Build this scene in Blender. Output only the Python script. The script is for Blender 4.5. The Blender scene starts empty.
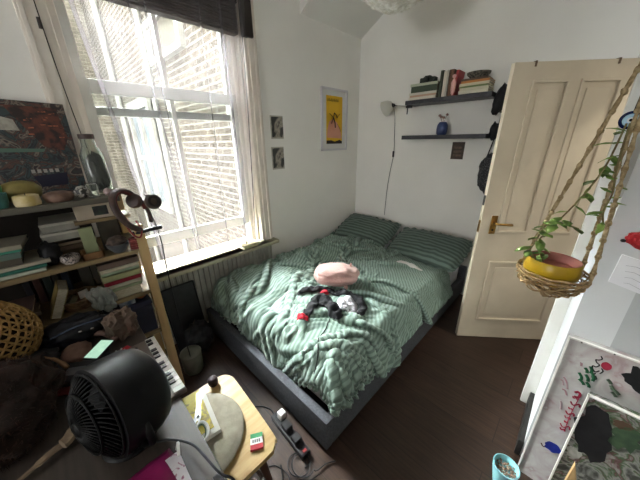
import bpy, bmesh, math, random
import numpy as np
from mathutils import Vector, Matrix, noise
from mathutils.bvhtree import BVHTree
random.seed(7); np.random.seed(7)
S = bpy.context.scene
COL = S.collection
PI = math.pi

# ------------------------------------------------------------------ materials
def lin(h):
    if isinstance(h, str):
        h = h.lstrip('#'); v = [int(h[i:i+2], 16)/255 for i in (0, 2, 4)]
    else: v = list(h)
    return tuple(((c/12.92) if c <= .04045 else ((c+.055)/1.055)**2.4) for c in v) + (1,)
MATS = {}
def mat(name, c1, c2=None, scale=8, rough=.6, metal=0, bump=0, bscale=None, detail=4, spec=.5, lo=.4, hi=.6, stretch=(1,1,1), sheen=0, trans=0, emit=0, ior=1.45, bdist=.01):
    if name in MATS: return MATS[name]
    m = bpy.data.materials.new(name); m.use_nodes = True
    nt = m.node_tree; N = nt.nodes; L = nt.links; b = N['Principled BSDF']
    b.inputs['Roughness'].default_value = rough; b.inputs['Metallic'].default_value = metal
    b.inputs['Specular IOR Level'].default_value = spec; b.inputs['IOR'].default_value = ior
    b.inputs['Sheen Weight'].default_value = sheen; b.inputs['Transmission Weight'].default_value = trans
    b.inputs['Base Color'].default_value = lin(c1)
    tc = N.new('ShaderNodeTexCoord'); mp = N.new('ShaderNodeMapping'); mp.inputs['Scale'].default_value = stretch
    L.new(tc.outputs['Object'], mp.inputs[0])
    c2 = c2 or c1
    no = N.new('ShaderNodeTexNoise'); no.inputs['Scale'].default_value = scale; no.inputs['Detail'].default_value = detail
    L.new(mp.outputs[0], no.inputs['Vector'])
    cr = N.new('ShaderNodeValToRGB'); cr.color_ramp.elements[0].position = lo; cr.color_ramp.elements[1].position = hi
    cr.color_ramp.elements[0].color = lin(c1); cr.color_ramp.elements[1].color = lin(c2)
    L.new(no.outputs['Fac'], cr.inputs[0]); L.new(cr.outputs[0], b.inputs['Base Color'])
    if bump:
        n2 = N.new('ShaderNodeTexNoise'); n2.inputs['Scale'].default_value = bscale or scale*4; n2.inputs['Detail'].default_value = 5
        L.new(mp.outputs[0], n2.inputs['Vector'])
        bp = N.new('ShaderNodeBump'); bp.inputs['Strength'].default_value = bump; bp.inputs['Distance'].default_value = bdist
        L.new(n2.outputs['Fac'], bp.inputs['Height']); L.new(bp.outputs[0], b.inputs['Normal'])
    MATS[name] = m
    return m

def mat_floor():
    m = mat('floor_laminate', '#2f211a', '#48352a', 3, .42, stretch=(2, 30, 1), detail=6, lo=.3, hi=.75)
    N = m.node_tree.nodes; L = m.node_tree.links; b = N['Principled BSDF']
    br = N.new('ShaderNodeTexBrick'); br.inputs['Scale'].default_value = 1
    br.inputs['Brick Width'].default_value = 1.3; br.inputs['Row Height'].default_value = .19
    br.inputs['Mortar Size'].default_value = .002; br.inputs['Mortar Smooth'].default_value = .3
    br.inputs['Color1'].default_value = (1, 1, 1, 1); br.inputs['Color2'].default_value = (.72, .72, .72, 1); br.inputs['Mortar'].default_value = (.25, .25, .25, 1)
    tc = [n for n in N if n.type == 'TEX_COORD'][0]; L.new(tc.outputs['Object'], br.inputs['Vector'])
    cr = [n for n in N if n.type == 'VALTORGB'][0]
    mx = N.new('ShaderNodeMix'); mx.data_type = 'RGBA'; mx.blend_type = 'MULTIPLY'; mx.inputs[0].default_value = 1
    L.new(cr.outputs[0], mx.inputs[6]); L.new(br.outputs[0], mx.inputs[7]); L.new(mx.outputs[2], b.inputs['Base Color'])
    return m

def mat_brick(name='stock_brick', a='#403a32', bb='#2f2b25', mo='#5e5c56'):
    m = bpy.data.materials.new(name); m.use_nodes = True
    N = m.node_tree.nodes; L = m.node_tree.links; b = N['Principled BSDF']; b.inputs['Roughness'].default_value = .9; b.inputs['Specular IOR Level'].default_value = 0
    tc = N.new('ShaderNodeUVMap'); br = N.new('ShaderNodeTexBrick')
    br.inputs['Scale'].default_value = 1; br.inputs['Brick Width'].default_value = .225; br.inputs['Row Height'].default_value = .075
    br.inputs['Mortar Size'].default_value = .009; br.inputs['Color1'].default_value = lin(a); br.inputs['Color2'].default_value = lin(bb); br.inputs['Mortar'].default_value = lin(mo)
    no = N.new('ShaderNodeTexNoise'); no.inputs['Scale'].default_value = 5; no.inputs['Detail'].default_value = 6
    L.new(tc.outputs[0], br.inputs['Vector']); L.new(tc.outputs[0], no.inputs['Vector'])
    mx = N.new('ShaderNodeMix'); mx.data_type = 'RGBA'; mx.blend_type = 'OVERLAY'; mx.inputs[0].default_value = .7
    L.new(br.outputs[0], mx.inputs[6]); L.new(no.outputs['Fac'], mx.inputs[7]); L.new(mx.outputs[2], b.inputs['Base Color'])
    bp = N.new('ShaderNodeBump'); bp.inputs['Strength'].default_value = .6; bp.inputs['Distance'].default_value = .01; bp.invert = True
    L.new(br.outputs['Fac'], bp.inputs['Height']); L.new(bp.outputs[0], b.inputs['Normal'])
    return m

def mat_stripe(name, light, dark, period, duty=.5, coord='UV', axis=0, extra=None):
    m = bpy.data.materials.new(name); m.use_nodes = True
    N = m.node_tree.nodes; L = m.node_tree.links; b = N['Principled BSDF']
    b.inputs['Roughness'].default_value = .8; b.inputs['Sheen Weight'].default_value = .15; b.inputs['Specular IOR Level'].default_value = .2
    tc = N.new('ShaderNodeUVMap') if coord == 'UV' else N.new('ShaderNodeTexCoord')
    sp = N.new('ShaderNodeSeparateXYZ'); L.new(tc.outputs[0] if coord == 'UV' else tc.outputs['Object'], sp.inputs[0])
    mul = N.new('ShaderNodeMath'); mul.operation = 'MULTIPLY'; mul.inputs[1].default_value = 2*PI/period; L.new(sp.outputs[axis], mul.inputs[0])
    si = N.new('ShaderNodeMath'); si.operation = 'SINE'; L.new(mul.outputs[0], si.inputs[0])
    mr = N.new('ShaderNodeMapRange'); mr.inputs['From Min'].default_value = -.35; mr.inputs['From Max'].default_value = .35; L.new(si.outputs[0], mr.inputs[0])
    mx = N.new('ShaderNodeMix'); mx.data_type = 'RGBA'; mx.inputs[6].default_value = lin(dark); mx.inputs[7].default_value = lin(light)
    L.new(mr.outputs[0], mx.inputs[0]); L.new(mx.outputs[2], b.inputs['Base Color'])
    no = N.new('ShaderNodeTexNoise'); no.inputs['Scale'].default_value = 60; bp = N.new('ShaderNodeBump'); bp.inputs['Strength'].default_value = .15; bp.inputs['Distance'].default_value = .003
    L.new(no.outputs['Fac'], bp.inputs['Height']); L.new(bp.outputs[0], b.inputs['Normal'])
    return m

def mat_sheer():
    m = bpy.data.materials.new('sheer_voile'); m.use_nodes = True
    N = m.node_tree.nodes; L = m.node_tree.links
    N.remove(N['Principled BSDF']); out = N['Material Output']
    tr = N.new('ShaderNodeBsdfTransparent'); tl = N.new('ShaderNodeBsdfTranslucent'); df = N.new('ShaderNodeBsdfDiffuse')
    tl.inputs[0].default_value = (.42, .39, .40, 1); df.inputs[0].default_value = (.5, .47, .48, 1)
    a = N.new('ShaderNodeMixShader'); a.inputs[0].default_value = .5; L.new(tl.outputs[0], a.inputs[1]); L.new(df.outputs[0], a.inputs[2])
    tc = N.new('ShaderNodeUVMap'); sp = N.new('ShaderNodeSeparateXYZ'); L.new(tc.outputs[0], sp.inputs[0])
    # denser weave at the side hems and bottom hem
    mr = N.new('ShaderNodeMapRange'); mr.inputs['From Min'].default_value = .075; mr.inputs['From Max'].default_value = .085
    mr.inputs['To Min'].default_value = .30; mr.inputs['To Max'].default_value = .17; L.new(sp.outputs[1], mr.inputs[0])
    b = N.new('ShaderNodeMixShader'); L.new(mr.outputs[0], b.inputs[0]); L.new(tr.outputs[0], b.inputs[1]); L.new(a.outputs[0], b.inputs[2])
    L.new(b.outputs[0], out.inputs[0]); return m

def mat_paint(name, cols, scale=6, rough=.7, dist=2.5):
    """busy painted canvas: warped noise picked through a many stop colour ramp"""
    m = bpy.data.materials.new(name); m.use_nodes = True
    N = m.node_tree.nodes; L = m.node_tree.links; b = N['Principled BSDF']; b.inputs['Roughness'].default_value = rough
    tc = N.new('ShaderNodeTexCoord'); no = N.new('ShaderNodeTexNoise'); no.inputs['Scale'].default_value = scale; no.inputs['Detail'].default_value = 5; no.inputs['Distortion'].default_value = dist
    L.new(tc.outputs['Object'], no.inputs['Vector'])
    cr = N.new('ShaderNodeValToRGB'); e = cr.color_ramp.elements
    while len(e) < len(cols): e.new(.5)
    for i, (p, c) in enumerate(cols): e[i].position = p; e[i].color = lin(c)
    L.new(no.outputs['Fac'], cr.inputs[0]); L.new(cr.outputs[0], b.inputs['Base Color']); return m

# ------------------------------------------------------------------ mesh builder (world coordinates, metres)
class B:
    def __init__(s): s.v = []; s.f = []; s.mi = []; s.uv = {}
    def add(s, vs, fs, mi=0):
        o = len(s.v); s.v += [tuple(v) for v in vs]; s.f += [tuple(i+o for i in f) for f in fs]; s.mi += [mi]*len(fs); return s
    def box(s, x0, x1, y0, y1, z0, z1, mi=0, M=None, bev=0):
        if bev:
            bm = bmesh.new(); bmesh.ops.create_cube(bm, size=1)
            bmesh.ops.scale(bm, vec=(x1-x0, y1-y0, z1-z0), verts=bm.verts); bmesh.ops.translate(bm, vec=((x0+x1)/2, (y0+y1)/2, (z0+z1)/2), verts=bm.verts)
            bmesh.ops.bevel(bm, geom=bm.edges[:], offset=bev, segments=2, affect='EDGES', profile=.6)
            bm.verts.index_update(); vs = [v.co.copy() for v in bm.verts]; fs = [[v.index for v in f.verts] for f in bm.faces]; bm.free()
        else:
            vs = [Vector((x, y, z)) for x in (x0, x1) for y in (y0, y1) for z in (z0, z1)]
            fs = [(0, 1, 3, 2), (4, 6, 7, 5), (0, 4, 5, 1), (2, 3, 7, 6), (0, 2, 6, 4), (1, 5, 7, 3)]
        if M is not None: vs = [M @ v for v in vs]
        return s.add(vs, fs, mi)
    def tube(s, pts, r, n=8, mi=0, closed=False, cap=True, flat=1.0):
        pts = [Vector(p) for p in pts]; k = len(pts)
        rs = r if isinstance(r, (list, tuple)) else [r]*k
        rings = []; up = None
        for i, p in enumerate(pts):
            a = pts[(i-1) % k] if (closed or i) else p; b = pts[(i+1) % k] if (closed or i < k-1) else p
            t = (b-a)
            t = t.normalized() if t.length > 1e-9 else Vector((0, 0, 1))
            if up is None:
                up = Vector((0, 0, 1)) if abs(t.z) < .9 else Vector((1, 0, 0))
            u = t.cross(up).normalized() if t.cross(up).length > 1e-6 else t.orthogonal().normalized()
            w = u.cross(t).normalized(); up = w
            rings.append([p + rs[i]*(math.cos(2*PI*j/n)*u + flat*math.sin(2*PI*j/n)*w) for j in range(n)])
        vs = [q for ring in rings for q in ring]; fs = []
        m = k if closed else k-1
        for i in range(m):
            for j in range(n):
                a = i*n+j; b = i*n+(j+1) % n; c = ((i+1) % k)*n+(j+1) % n; d = ((i+1) % k)*n+j; fs.append((a, b, c, d))
        if cap and not closed: fs += [tuple(range(n-1, -1, -1)), tuple(range((k-1)*n, k*n))]
        return s.add(vs, fs, mi)
    def cyl(s, p, q, r0, r1=None, n=20, mi=0): return s.tube([p, q], [r0, r1 if r1 is not None else r0], n, mi)
    def lathe(s, prof, c=(0, 0, 0), M=None, n=28, mi=0, ang=2*PI):
        vs = []; fs = []; k = len(prof); full = abs(ang-2*PI) < 1e-6; m = n if full else n+1
        for j in range(m):
            a = ang*j/n
            for (r, z) in prof:
                v = Vector((r*math.cos(a), r*math.sin(a), z)); v = (M @ v) if M is not None else v
                vs.append(v+Vector(c))
        for j in range(n):
            j2 = (j+1) % m
            for i in range(k-1): fs.append((j*k+i, j2*k+i, j2*k+i+1, j*k+i+1))
        return s.add(vs, fs, mi)
    def blob(s, c, r, sub=3, amp=0, f=3, seed=0, M=None, flatz=None, mi=0, power=None):
        bm = bmesh.new(); bmesh.ops.create_icosphere(bm, subdivisions=sub, radius=1); vs = []
        for v in bm.verts:
            n0 = v.co.copy()
            if power:
                n0 = Vector([math.copysign(abs(q)**power, q) for q in n0])
            d = 1+amp*noise.noise(n0*f+Vector((seed, 0, seed*2))) + amp*.5*noise.noise(n0*f*2.3+Vector((seed, 5, 0)))
            p = Vector((n0.x*r[0], n0.y*r[1], n0.z*r[2]))*d
            if flatz is not None and p.z < -flatz: p.z = -flatz
            if M is not None: p = M @ p
            vs.append(p+Vector(c))
        bm.verts.index_update(); fs = [[v.index for v in f.verts] for f in bm.faces]; bm.free(); return s.add(vs, fs, mi)
    def poly(s, pts, mi=0): return s.add(pts, [tuple(range(len(pts)))], mi)
    def prism(s, pts, d, mi=0):
        d = Vector(d); k = len(pts); a = [Vector(p) for p in pts]; b = [p+d for p in a]
        return s.add(a+b, [tuple(range(k-1, -1, -1)), tuple(range(k, 2*k))]+[(i, (i+1) % k, (i+1) % k+k, i+k) for i in range(k)], mi)
    def grid(s, P, nx, ny, mi=0, uv=None):
        o = len(s.v); s.v += [tuple(p) for p in P]
        if uv is not None:
            for i, q in enumerate(uv): s.uv[o+i] = q
        for i in range(nx-1):
            for j in range(ny-1):
                a = o+i*ny+j; s.f.append((a, a+ny, a+ny+1, a+1)); s.mi.append(mi)
        return s

def wloc(o):
    p = Vector((0, 0, 0))
    while o: p = p+o.location; o = o.parent
    return p
def link(name, b, mats, parent=None, smooth=False, pivot=None, subsurf=0, solid=0, kind=None, label=None):
    mats = mats if isinstance(mats, (list, tuple)) else [mats]
    me = bpy.data.meshes.new(name)
    if parent is not None: piv = wloc(parent)
    elif pivot is not None: piv = Vector(pivot)
    else:
        xs = np.array(b.v); mn, mx = xs.min(0), xs.max(0); piv = Vector(((mn[0]+mx[0])/2, (mn[1]+mx[1])/2, mn[2]))
    me.from_pydata([tuple(Vector(v)-piv) for v in b.v], [], b.f); me.update()
    bm = bmesh.new(); bm.from_mesh(me); bmesh.ops.recalc_face_normals(bm, faces=bm.faces); bm.to_mesh(me); bm.free()
    for m in mats: me.materials.append(m)
    me.polygons.foreach_set('material_index', b.mi)
    if b.uv:
        ul = me.uv_layers.new(name='UVMap')
        for lp in me.loops: ul.data[lp.index].uv = b.uv.get(lp.vertex_index, (0, 0))
    o = bpy.data.objects.new(name, me); COL.objects.link(o)
    if parent is not None: o.parent = parent
    else: o.location = piv
    if smooth is not False:
        me.polygons.foreach_set('use_smooth', [True]*len(me.polygons))
        if smooth is not True: me.set_sharp_from_angle(angle=math.radians(smooth))
    if solid:
        md = o.modifiers.new('thickness', 'SOLIDIFY'); md.thickness = solid; md.offset = 0
    if subsurf:
        md = o.modifiers.new('subdivision', 'SUBSURF'); md.levels = subsurf; md.render_levels = subsurf
    if kind: o['kind'] = kind
    if label: o['label'] = label
    return o
def thing(name, label, cat, loc, group=None, kind=None):
    o = bpy.data.objects.new(name, None); COL.objects.link(o); o.location = loc; o.empty_display_size = .05
    o['label'] = label; o['category'] = cat
    if group: o['group'] = group
    if kind: o['kind'] = kind
    return o
def tag(o, label, cat, group=None, kind=None):
    o['label'] = label; o['category'] = cat
    if group: o['group'] = group
    if kind: o['kind'] = kind
    return o
def struct(name, b, m, label, **k):
    o = link(name, b, m, kind='structure', **k); o['label'] = label; o['category'] = name.split('_')[0]; return o
def smooth_path(pts, n=8):
    P = [Vector(p) for p in pts]; out = []
    for i in range(len(P)-1):
        a = P[max(i-1, 0)]; b = P[i]; c = P[i+1]; d = P[min(i+2, len(P)-1)]
        for k in range(n):
            t = k/n
            out.append(.5*((2*b)+(c-a)*t+(2*a-5*b+4*c-d)*t*t+(3*b-a-3*c+d)*t**3))
    out.append(P[-1]); return out
def Rz(a, c=(0, 0, 0)): c = Vector(c); return Matrix.Translation(c) @ Matrix.Rotation(a, 4, 'Z') @ Matrix.Translation(-c)

# ------------------------------------------------------------------ palette
M_wall = mat('wall_paint_white', '#eeece7', '#eae8e3', 2, .75, bump=.05, bscale=40)
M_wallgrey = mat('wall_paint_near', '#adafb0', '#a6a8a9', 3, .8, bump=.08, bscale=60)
M_ceil = mat('ceiling_paint', '#e8e6e1', '#e4e2dd', 2, .8)
M_gloss = mat('white_gloss_paint', '#d0cfc9', '#c8c6bf', 6, .35)
M_frame = mat('window_frame_paint', '#e4dcd3', '#dad1c7', 5, .45)
M_door = mat('door_cream_paint', '#cdc1ab', '#c4b8a2', 4, .42)
M_sill = mat('sill_cream_paint', '#b3ae96', '#a7a188', 6, .4)
M_floor = mat_floor()
M_brick = mat_brick()
M_brass = mat('brass', '#b08a4a', '#8a6a38', 20, .3, 1)
M_black = mat('black_plastic', '#0f0f11', '#16161a', 20, .35)
M_blackm = mat('black_matt', '#101012', '#1a1a1e', 30, .7)
M_chrome = mat('chrome', '#c0c0c0', None, 5, .2, 1)
M_shelfdark = mat('charcoal_shelf_board', '#2c2c31', '#37373c', 12, .45)
M_pine = mat('pale_pine', '#b89a6c', '#a28458', 14, .55, stretch=(1, 1, .12))
M_pinedark = mat('shelf_pine_dark', '#7d6a4a', '#6a593e', 10, .6, stretch=(1, .15, 1))
M_ply = mat('birch_ply_seat', '#c4a872', '#b4965e', 9, .4, stretch=(4, .4, 1))
M_paper = mat('paper_pages', '#b8b09c', '#a49c88', 60, .85, stretch=(1, 1, 9))
M_white = mat('white_plastic', '#dedcd8', None, 5, .35)
M_bedgrey = mat('grey_upholstery', '#4d4f54', '#414347', 90, .8, bump=.35, bscale=240, bdist=.004)
M_bedface = M_bedgrey
M_walnut = mat('dark_walnut', '#4a2e20', '#3a2318', 12, .4, stretch=(1, 1, .2))

# ================================================================== SETTING
XW, YB, ZC = -2.085, 2.80, 3.15
b = B().box(-2.3, 1.6, -3.6, 3.0, -.12, 0); struct('floor', b, M_floor, 'dark brown laminate floor boards', pivot=(0, 0, 0))
b = B().box(-2.4, 1.7, -3.7, 3.0, ZC, ZC+.1); struct('ceiling', b, M_ceil, 'plain white ceiling')
WY0, WY1, WZ0, WZ1 = .17, 1.35, .66, 2.62      # rough opening of the sash window
T = .30
b = B().box(XW-T, XW, -3.6, WY0, 0, ZC).box(XW-T, XW, WY1, YB+.1, 0, ZC).box(XW-T, XW, WY0, WY1, 0, WZ0-.04).box(XW-T, XW, WY0, WY1, WZ1, ZC)
struct('wall_left', b, M_wall, 'white wall holding the sash window')
struct('wall_back', B().box(XW-T, 1.6, YB, YB+.1, 0, ZC), M_wall, 'white wall behind the bed head')
# right wall with the doorway (y 1.83 to 2.55) and the return facing the camera
b = B().box(.118, .24, 1.36, 1.80, 0, ZC).box(.118, .24, 2.56, YB, 0, ZC).box(.118, .24, 1.80, 2.56, 2.04, ZC)
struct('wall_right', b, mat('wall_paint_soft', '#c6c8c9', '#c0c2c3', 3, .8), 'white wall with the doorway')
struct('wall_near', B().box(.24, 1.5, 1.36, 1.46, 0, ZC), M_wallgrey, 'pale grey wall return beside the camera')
struct('wall_hall', B().box(1.5, 1.6, -3.6, YB, 0, ZC), M_wall, 'plain wall at the far right')
struct('wall_front', B().box(-2.385, -1.0, -3.7, -3.6, 0, ZC).box(.05, 1.6, -3.7, -3.6, 0, ZC).box(-1.0, .05, -3.7, -3.6, 0, 1.2).box(-1.0, .05, -3.7, -3.6, 2.6, ZC), M_wall, 'plain wall behind the viewer with an added opening for fill light')
struct('window_fill', B().box(-1.0, -.95, -3.68, -3.62, 1.2, 2.6).box(0, .05, -3.68, -3.62, 1.2, 2.6).box(-.95, 0, -3.68, -3.62, 1.2, 1.25).box(-.95, 0, -3.68, -3.62, 2.55, 2.6), M_frame, 'white frame of the added fill window behind the viewer')  # unseen window, added so daylight fills the walls and door
# sloping soffit over the bed corner
b = B(); y0, y1 = 1.906, 2.8
b.prism([(XW, y0, 2.60), (XW, y0, ZC), (XW+.95, y0, ZC)], (0, y1-y0, 0))
struct('ceiling_soffit', b, M_ceil, 'sloping boxed soffit in the corner above the bed')
# window trim: architrave
b = B()
for (ya, yb_) in ((.10, .175), (1.345, 1.42)):
    b.box(XW-.001, XW+.018, ya, yb_, .66, 2.70, bev=.004)
    b.box(XW+.016, XW+.028, ya+.012 if ya < 1 else yb_-.032, ya+.032 if ya < 1 else yb_-.012, .66, 2.70, bev=.003)
b.box(XW-.001, XW+.02, .10, 1.42, 2.62, 2.72, bev=.004)
struct('trim_1', b, M_frame, 'moulded cream architrave round the sash window')
# window lining (shutter case) and sashes
w = thing('window_1', 'white painted timber sash window behind the sheer curtain', 'window', (-2.24, .76, .66), kind='structure')
b = B()
b.box(XW-.20, XW+.004, .165, .205, .66, 2.62); b.box(XW-.20, XW+.004, 1.315, 1.355, .66, 2.62)
b.box(XW-.20, XW-.05, .200, .225, .66, 2.62, bev=.004); b.box(XW-.20, XW-.05, 1.295, 1.32, .66, 2.62, bev=.004)
b.box(XW-.20, XW-.10, .22, .262, .66, 2.62, bev=.004); b.box(XW-.20, XW-.10, 1.258, 1.30, .66, 2.62, bev=.004)
b.box(XW-.20, XW, .165, 1.355, 2.58, 2.62)
link('window_lining', b, M_frame, w)
def sash(x, z0, z1, rail_t, rail_b, glass):
    o = B(); a0, a1 = .262, 1.258
    o.box(x-.018, x+.018, a0, a0+.05, z0, z1); o.box(x-.018, x+.018, a1-.05, a1, z0, z1)
    o.box(x-.0185, x+.0185, a0+.051, a1-.051, z1-rail_t, z1, bev=.004); o.box(x-.0185, x+.0185, a0+.051, a1-.051, z0, z0+rail_b, bev=.004)
    o.box(x-.014, x+.014, .745, .772, z0+rail_b+.001, z1-rail_t-.001)
    s = link('sash', o, M_gloss, w)
    g = B().box(x-.002, x+.002, a0+.04, a1-.04, z0+.03, z1-.03); gl = link('glass', g, glass, s)
M_glass = bpy.data.materials.new('window_glass'); M_glass.use_nodes = True
_n = M_glass.node_tree.nodes; _l = M_glass.node_tree.links; _n.remove(_n['Principled BSDF'])
_t = _n.new('ShaderNodeBsdfTransparent'); _t.inputs[0].default_value = (.95, .97, .96, 1); _g = _n.new('ShaderNodeBsdfGlossy'); _g.inputs['Roughness'].default_value = .02
_fr = _n.new('ShaderNodeFresnel'); _fr.inputs[0].default_value = 1.4; _m = _n.new('ShaderNodeMixShader')
_l.new(_fr.outputs[0], _m.inputs[0]); _l.new(_t.outputs[0], _m.inputs[1]); _l.new(_g.outputs[0], _m.inputs[2]); _l.new(_m.outputs[0], _n['Material Output'].inputs[0])
sash(-2.262, 1.735, 2.60, .05, .05, M_glass)     # upper sash, outside
sash(-2.222, .83, 1.93, .075, .08, M_glass)     # lower sash, raised
# sill board
b = B().box(-2.31, -1.985, .17, 1.35, .630, .664, bev=.006).box(-2.084, -1.985, .10, 1.44, .630, .664, bev=.006)
struct('window_sill', b, M_sill, 'cream painted window sill board')
struct('trim_2', B().box(XW-.001, XW+.014, -3.6, .10, 0, .12, bev=.003).box(XW-.001, XW+.014, 1.46, 2.8, 0, .12, bev=.003), M_gloss, 'white skirting under the window wall')
struct('baseboard_back', B().box(XW, .1, 2.785, 2.801, 0, .12, bev=.003), M_gloss, 'white skirting behind the bed')
b = B().box(.062, .119, 1.735, 1.80, 0.0, 2.09, bev=.006).box(.072, .119, 2.56, 2.63, 0, 2.09, bev=.006).box(.072, .119, 1.735, 2.63, 2.04, 2.10, bev=.006)
b.box(.119, .235, 1.80, 1.815, 0, 2.04)
struct('trim_3', b, M_gloss, 'white gloss architrave of the doorway')
struct('baseboard_right', B().box(.095, .119, 1.35, 1.735, 0, .105, bev=.004), mat('dark_skirting', '#242220', '#1a1817', 20, .5), 'dark scuffed skirting on the wall end')

# ---- door, open into the room
F = Vector((-.455, 2.106, 0)); H = Vector((.085, 2.550, 0)); dd = (H-F).normalized(); nn = Vector((dd.y, -dd.x, 0)); DL = (H-F).length
MD = Matrix(((dd.x, -nn.x, 0, F.x), (dd.y, -nn.y, 0, F.y), (0, 0, 1, 0), (0, 0, 0, 1)))   # local x along leaf, local y = away from the viewer
d = thing('door_1', 'cream painted panelled door standing open', 'door', tuple(F), kind='structure')
b = B(); th = .036
def leaf(x0, x1, z0, z1, y0=-.036, y1=0, bev=0): b.box(x0, x1, y0, y1, z0, z1, M=MD, bev=bev)
cols = [(0, .13), (.315, .40), (.60, DL)]
for a0, a1 in cols: leaf(a0, a1, .005, 1.98)
leaf(.13, .315, 1.875, 1.98); leaf(.13, .315, .70, .945); leaf(.13, .315, .005, .195)
leaf(.40, .60, 1.875, 1.98); leaf(.40, .60, .70, .945); leaf(.40, .60, .005, .195)
link('door_leaf', b, M_door, d)
def dpanel(x0, x1, z0, z1):
    q = B(); q.box(x0-.004, x1+.004, -.026, -.010, z0-.004, z1+.004, M=MD)
    q.box(x0+.034, x1-.034, -.033, -.012, z0+.034, z1-.034, M=MD, bev=.006)
    p = link('door_panel', q, M_door, d, smooth=40)
    q = B()
    for (a, c, e, g) in ((x0-.012, x1+.012, z1-.004, z1+.012), (x0-.012, x1+.012, z0-.012, z0+.004), (x0-.012, x0+.004, z0, z1), (x1-.004, x1+.012, z0, z1)):
        q.box(a, c, -.044, -.030, e, g, M=MD, bev=.004)
    link('panel_moulding', q, M_door, p, smooth=40)
dpanel(.13, .315, .945, 1.875); dpanel(.40, .60, .945, 1.875)
# wide lower panel covers the middle stile
q = B(); q.box(.126, .604, -.042, -.030, .195, .70, M=MD); q.box(.165, .565, -.050, -.040, .235, .66, M=MD, bev=.005)
p = link('door_panel', q, M_door, d, smooth=40)
q = B()
for (a, c, e, g) in ((.115, .615, .693, .71), (.115, .615, .185, .202), (.115, .132, .19, .70), (.598, .615, .19, .70)): q.box(a, c, -.054, -.036, e, g, M=MD, bev=.005)
link('panel_moulding', q, M_door, p, smooth=40)
q = B().box(.065, .105, -.042, -.034, .925, 1.06, M=MD, bev=.002); hp = link('handle_plate', q, M_brass, d, label='brass handle plate')
q = B(); q.tube([MD @ Vector(v) for v in ((.085, -.04, 1.01), (.085, -.085, 1.01), (.095, -.09, 1.01), (.185, -.085, 1.005))], .0085, 10); link('handle_lever', q, M_brass, hp, smooth=True)
q = B().cyl(MD @ Vector((.085, -.04, .955)), MD @ Vector((.085, -.0435, .955)), .007); link('keyhole', q, M_black, hp)
q = B().box(-.003, .001, -.030, -.006, .93, 1.02, M=MD); link('latch_plate', q, M_brass, d, label='brass latch plate on the door edge')
q = B().box(-.004, .001, -.028, -.008, 1.13, 1.20, M=MD); link('latch_plate', q, M_black, d, label='dark bolt plate on the door edge')
for z in (.25, 1.75):
    q = B().cyl(MD @ Vector((DL+.004, -.03, z-.05)), MD @ Vector((DL+.004, -.03, z+.05)), .008); link('hinge', q, M_brass, d)
for s_, lb in ((.115, 'small brown over-door hook near the free edge of the door'), (.558, 'small brown over-door hook near the hinge side of the door')):
    q = B().box(s_-.005, s_+.005, -.041, -.037, 1.955, 1.985, M=MD).box(s_-.005, s_+.005, -.041, .004, 1.981, 1.985, M=MD)
    tag(link('door_hook', q, mat('hook_brown', '#5a4530', None, 5, .5)), lb, 'hook', 'hooks over the top of the door')

# ---- outside: neighbour's brick wing and yard wall
def brickbox(name, x0, x1, y0, y1, z0, z1, axis, label, m=M_brick):
    q = B(); q.box(x0, x1, y0, y1, z0, z1)
    for i, v in enumerate(q.v): q.uv[i] = ((v[0] if axis == 'x' else v[1]), v[2])
    return struct(name, q, m, label)
M_out = mat('outside_frame_grey', '#6c6a64', '#5c5a54', 5, .6)  # one even grey for the frames and pipes outside
o = brickbox('wall_outside_wing', -9.0, -2.5, 1.55, 1.8, -2.5, 4.7, 'x', 'yellow stock brick wall of the neighbouring wing outside')
o = brickbox('wall_outside_far', -9.2, -9.0, -3.0, 2.0, -2.5, 4.9, 'y', 'brick wall across the yard outside', mat_brick('pale_brick', '#4e4940', '#403b33', '#625e56'))
struct('ground_yard', B().box(-9.2, -2.5, -6, 2, -2.6, -2.5), mat('yard_paving', '#4a4742', '#3c3a36', 3, .9), 'paved yard outside')
ww = thing('neighbour_window', 'white framed sash window in the brick wall outside', 'window', (-6.2, 1.55, .5), kind='structure')
q = B(); x0, x1 = -6.9, -5.4
for (a, c, e, g) in ((x0+.121, x1-.121, 2.15, 2.3), (x0+.121, x1-.121, .3, .45), (x0, x0+.12, .3, 2.3), (x1-.12, x1, .3, 2.3), ((x0+x1)/2-.06, (x0+x1)/2+.06, .451, 1.249), ((x0+x1)/2-.06, (x0+x1)/2+.06, 1.331, 2.149), (x0+.121, x1-.121, 1.25, 1.33)): q.box(a, c, 1.46, 1.56, e, g)
link('frame', q, M_out, ww); link('pane', B().box(x0, x1, 1.52, 1.552, .3, 2.3), mat('dim_pane', '#3e4346', '#4e5558', 2, .8, spec=.1), ww)
q = B()
for z in (2.62, 3.05): q.box(-4.829, -3.771, 1.48, 1.56, z, z+.07)
q.box(-4.9, -4.83, 1.48, 1.56, 2.62, 3.12); q.box(-3.77, -3.7, 1.48, 1.56, 2.62, 3.12)
u = thing('neighbour_window', 'small white framed upper window in the brick wall outside', 'window', (-4.3, 1.55, 2.6), kind='structure')
link('frame', q, M_out, u); link('pane', B().box(-4.85, -3.75, 1.53, 1.552, 2.65, 3.08), mat('louvre_pane', '#4a483f', '#39372f', 40, .9, stretch=(3, 1, .2), spec=0), u)
q = B().cyl((-7.4, 1.48, -2.4), (-7.4, 1.48, 4.5), .055).cyl((-5.1, 1.50, -2.4), (-5.1, 1.50, 4.5), .04)
tag(link('drain_pipes', q, M_out), 'white drainpipes on the brick wall outside', 'pipe', kind='structure')

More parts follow.
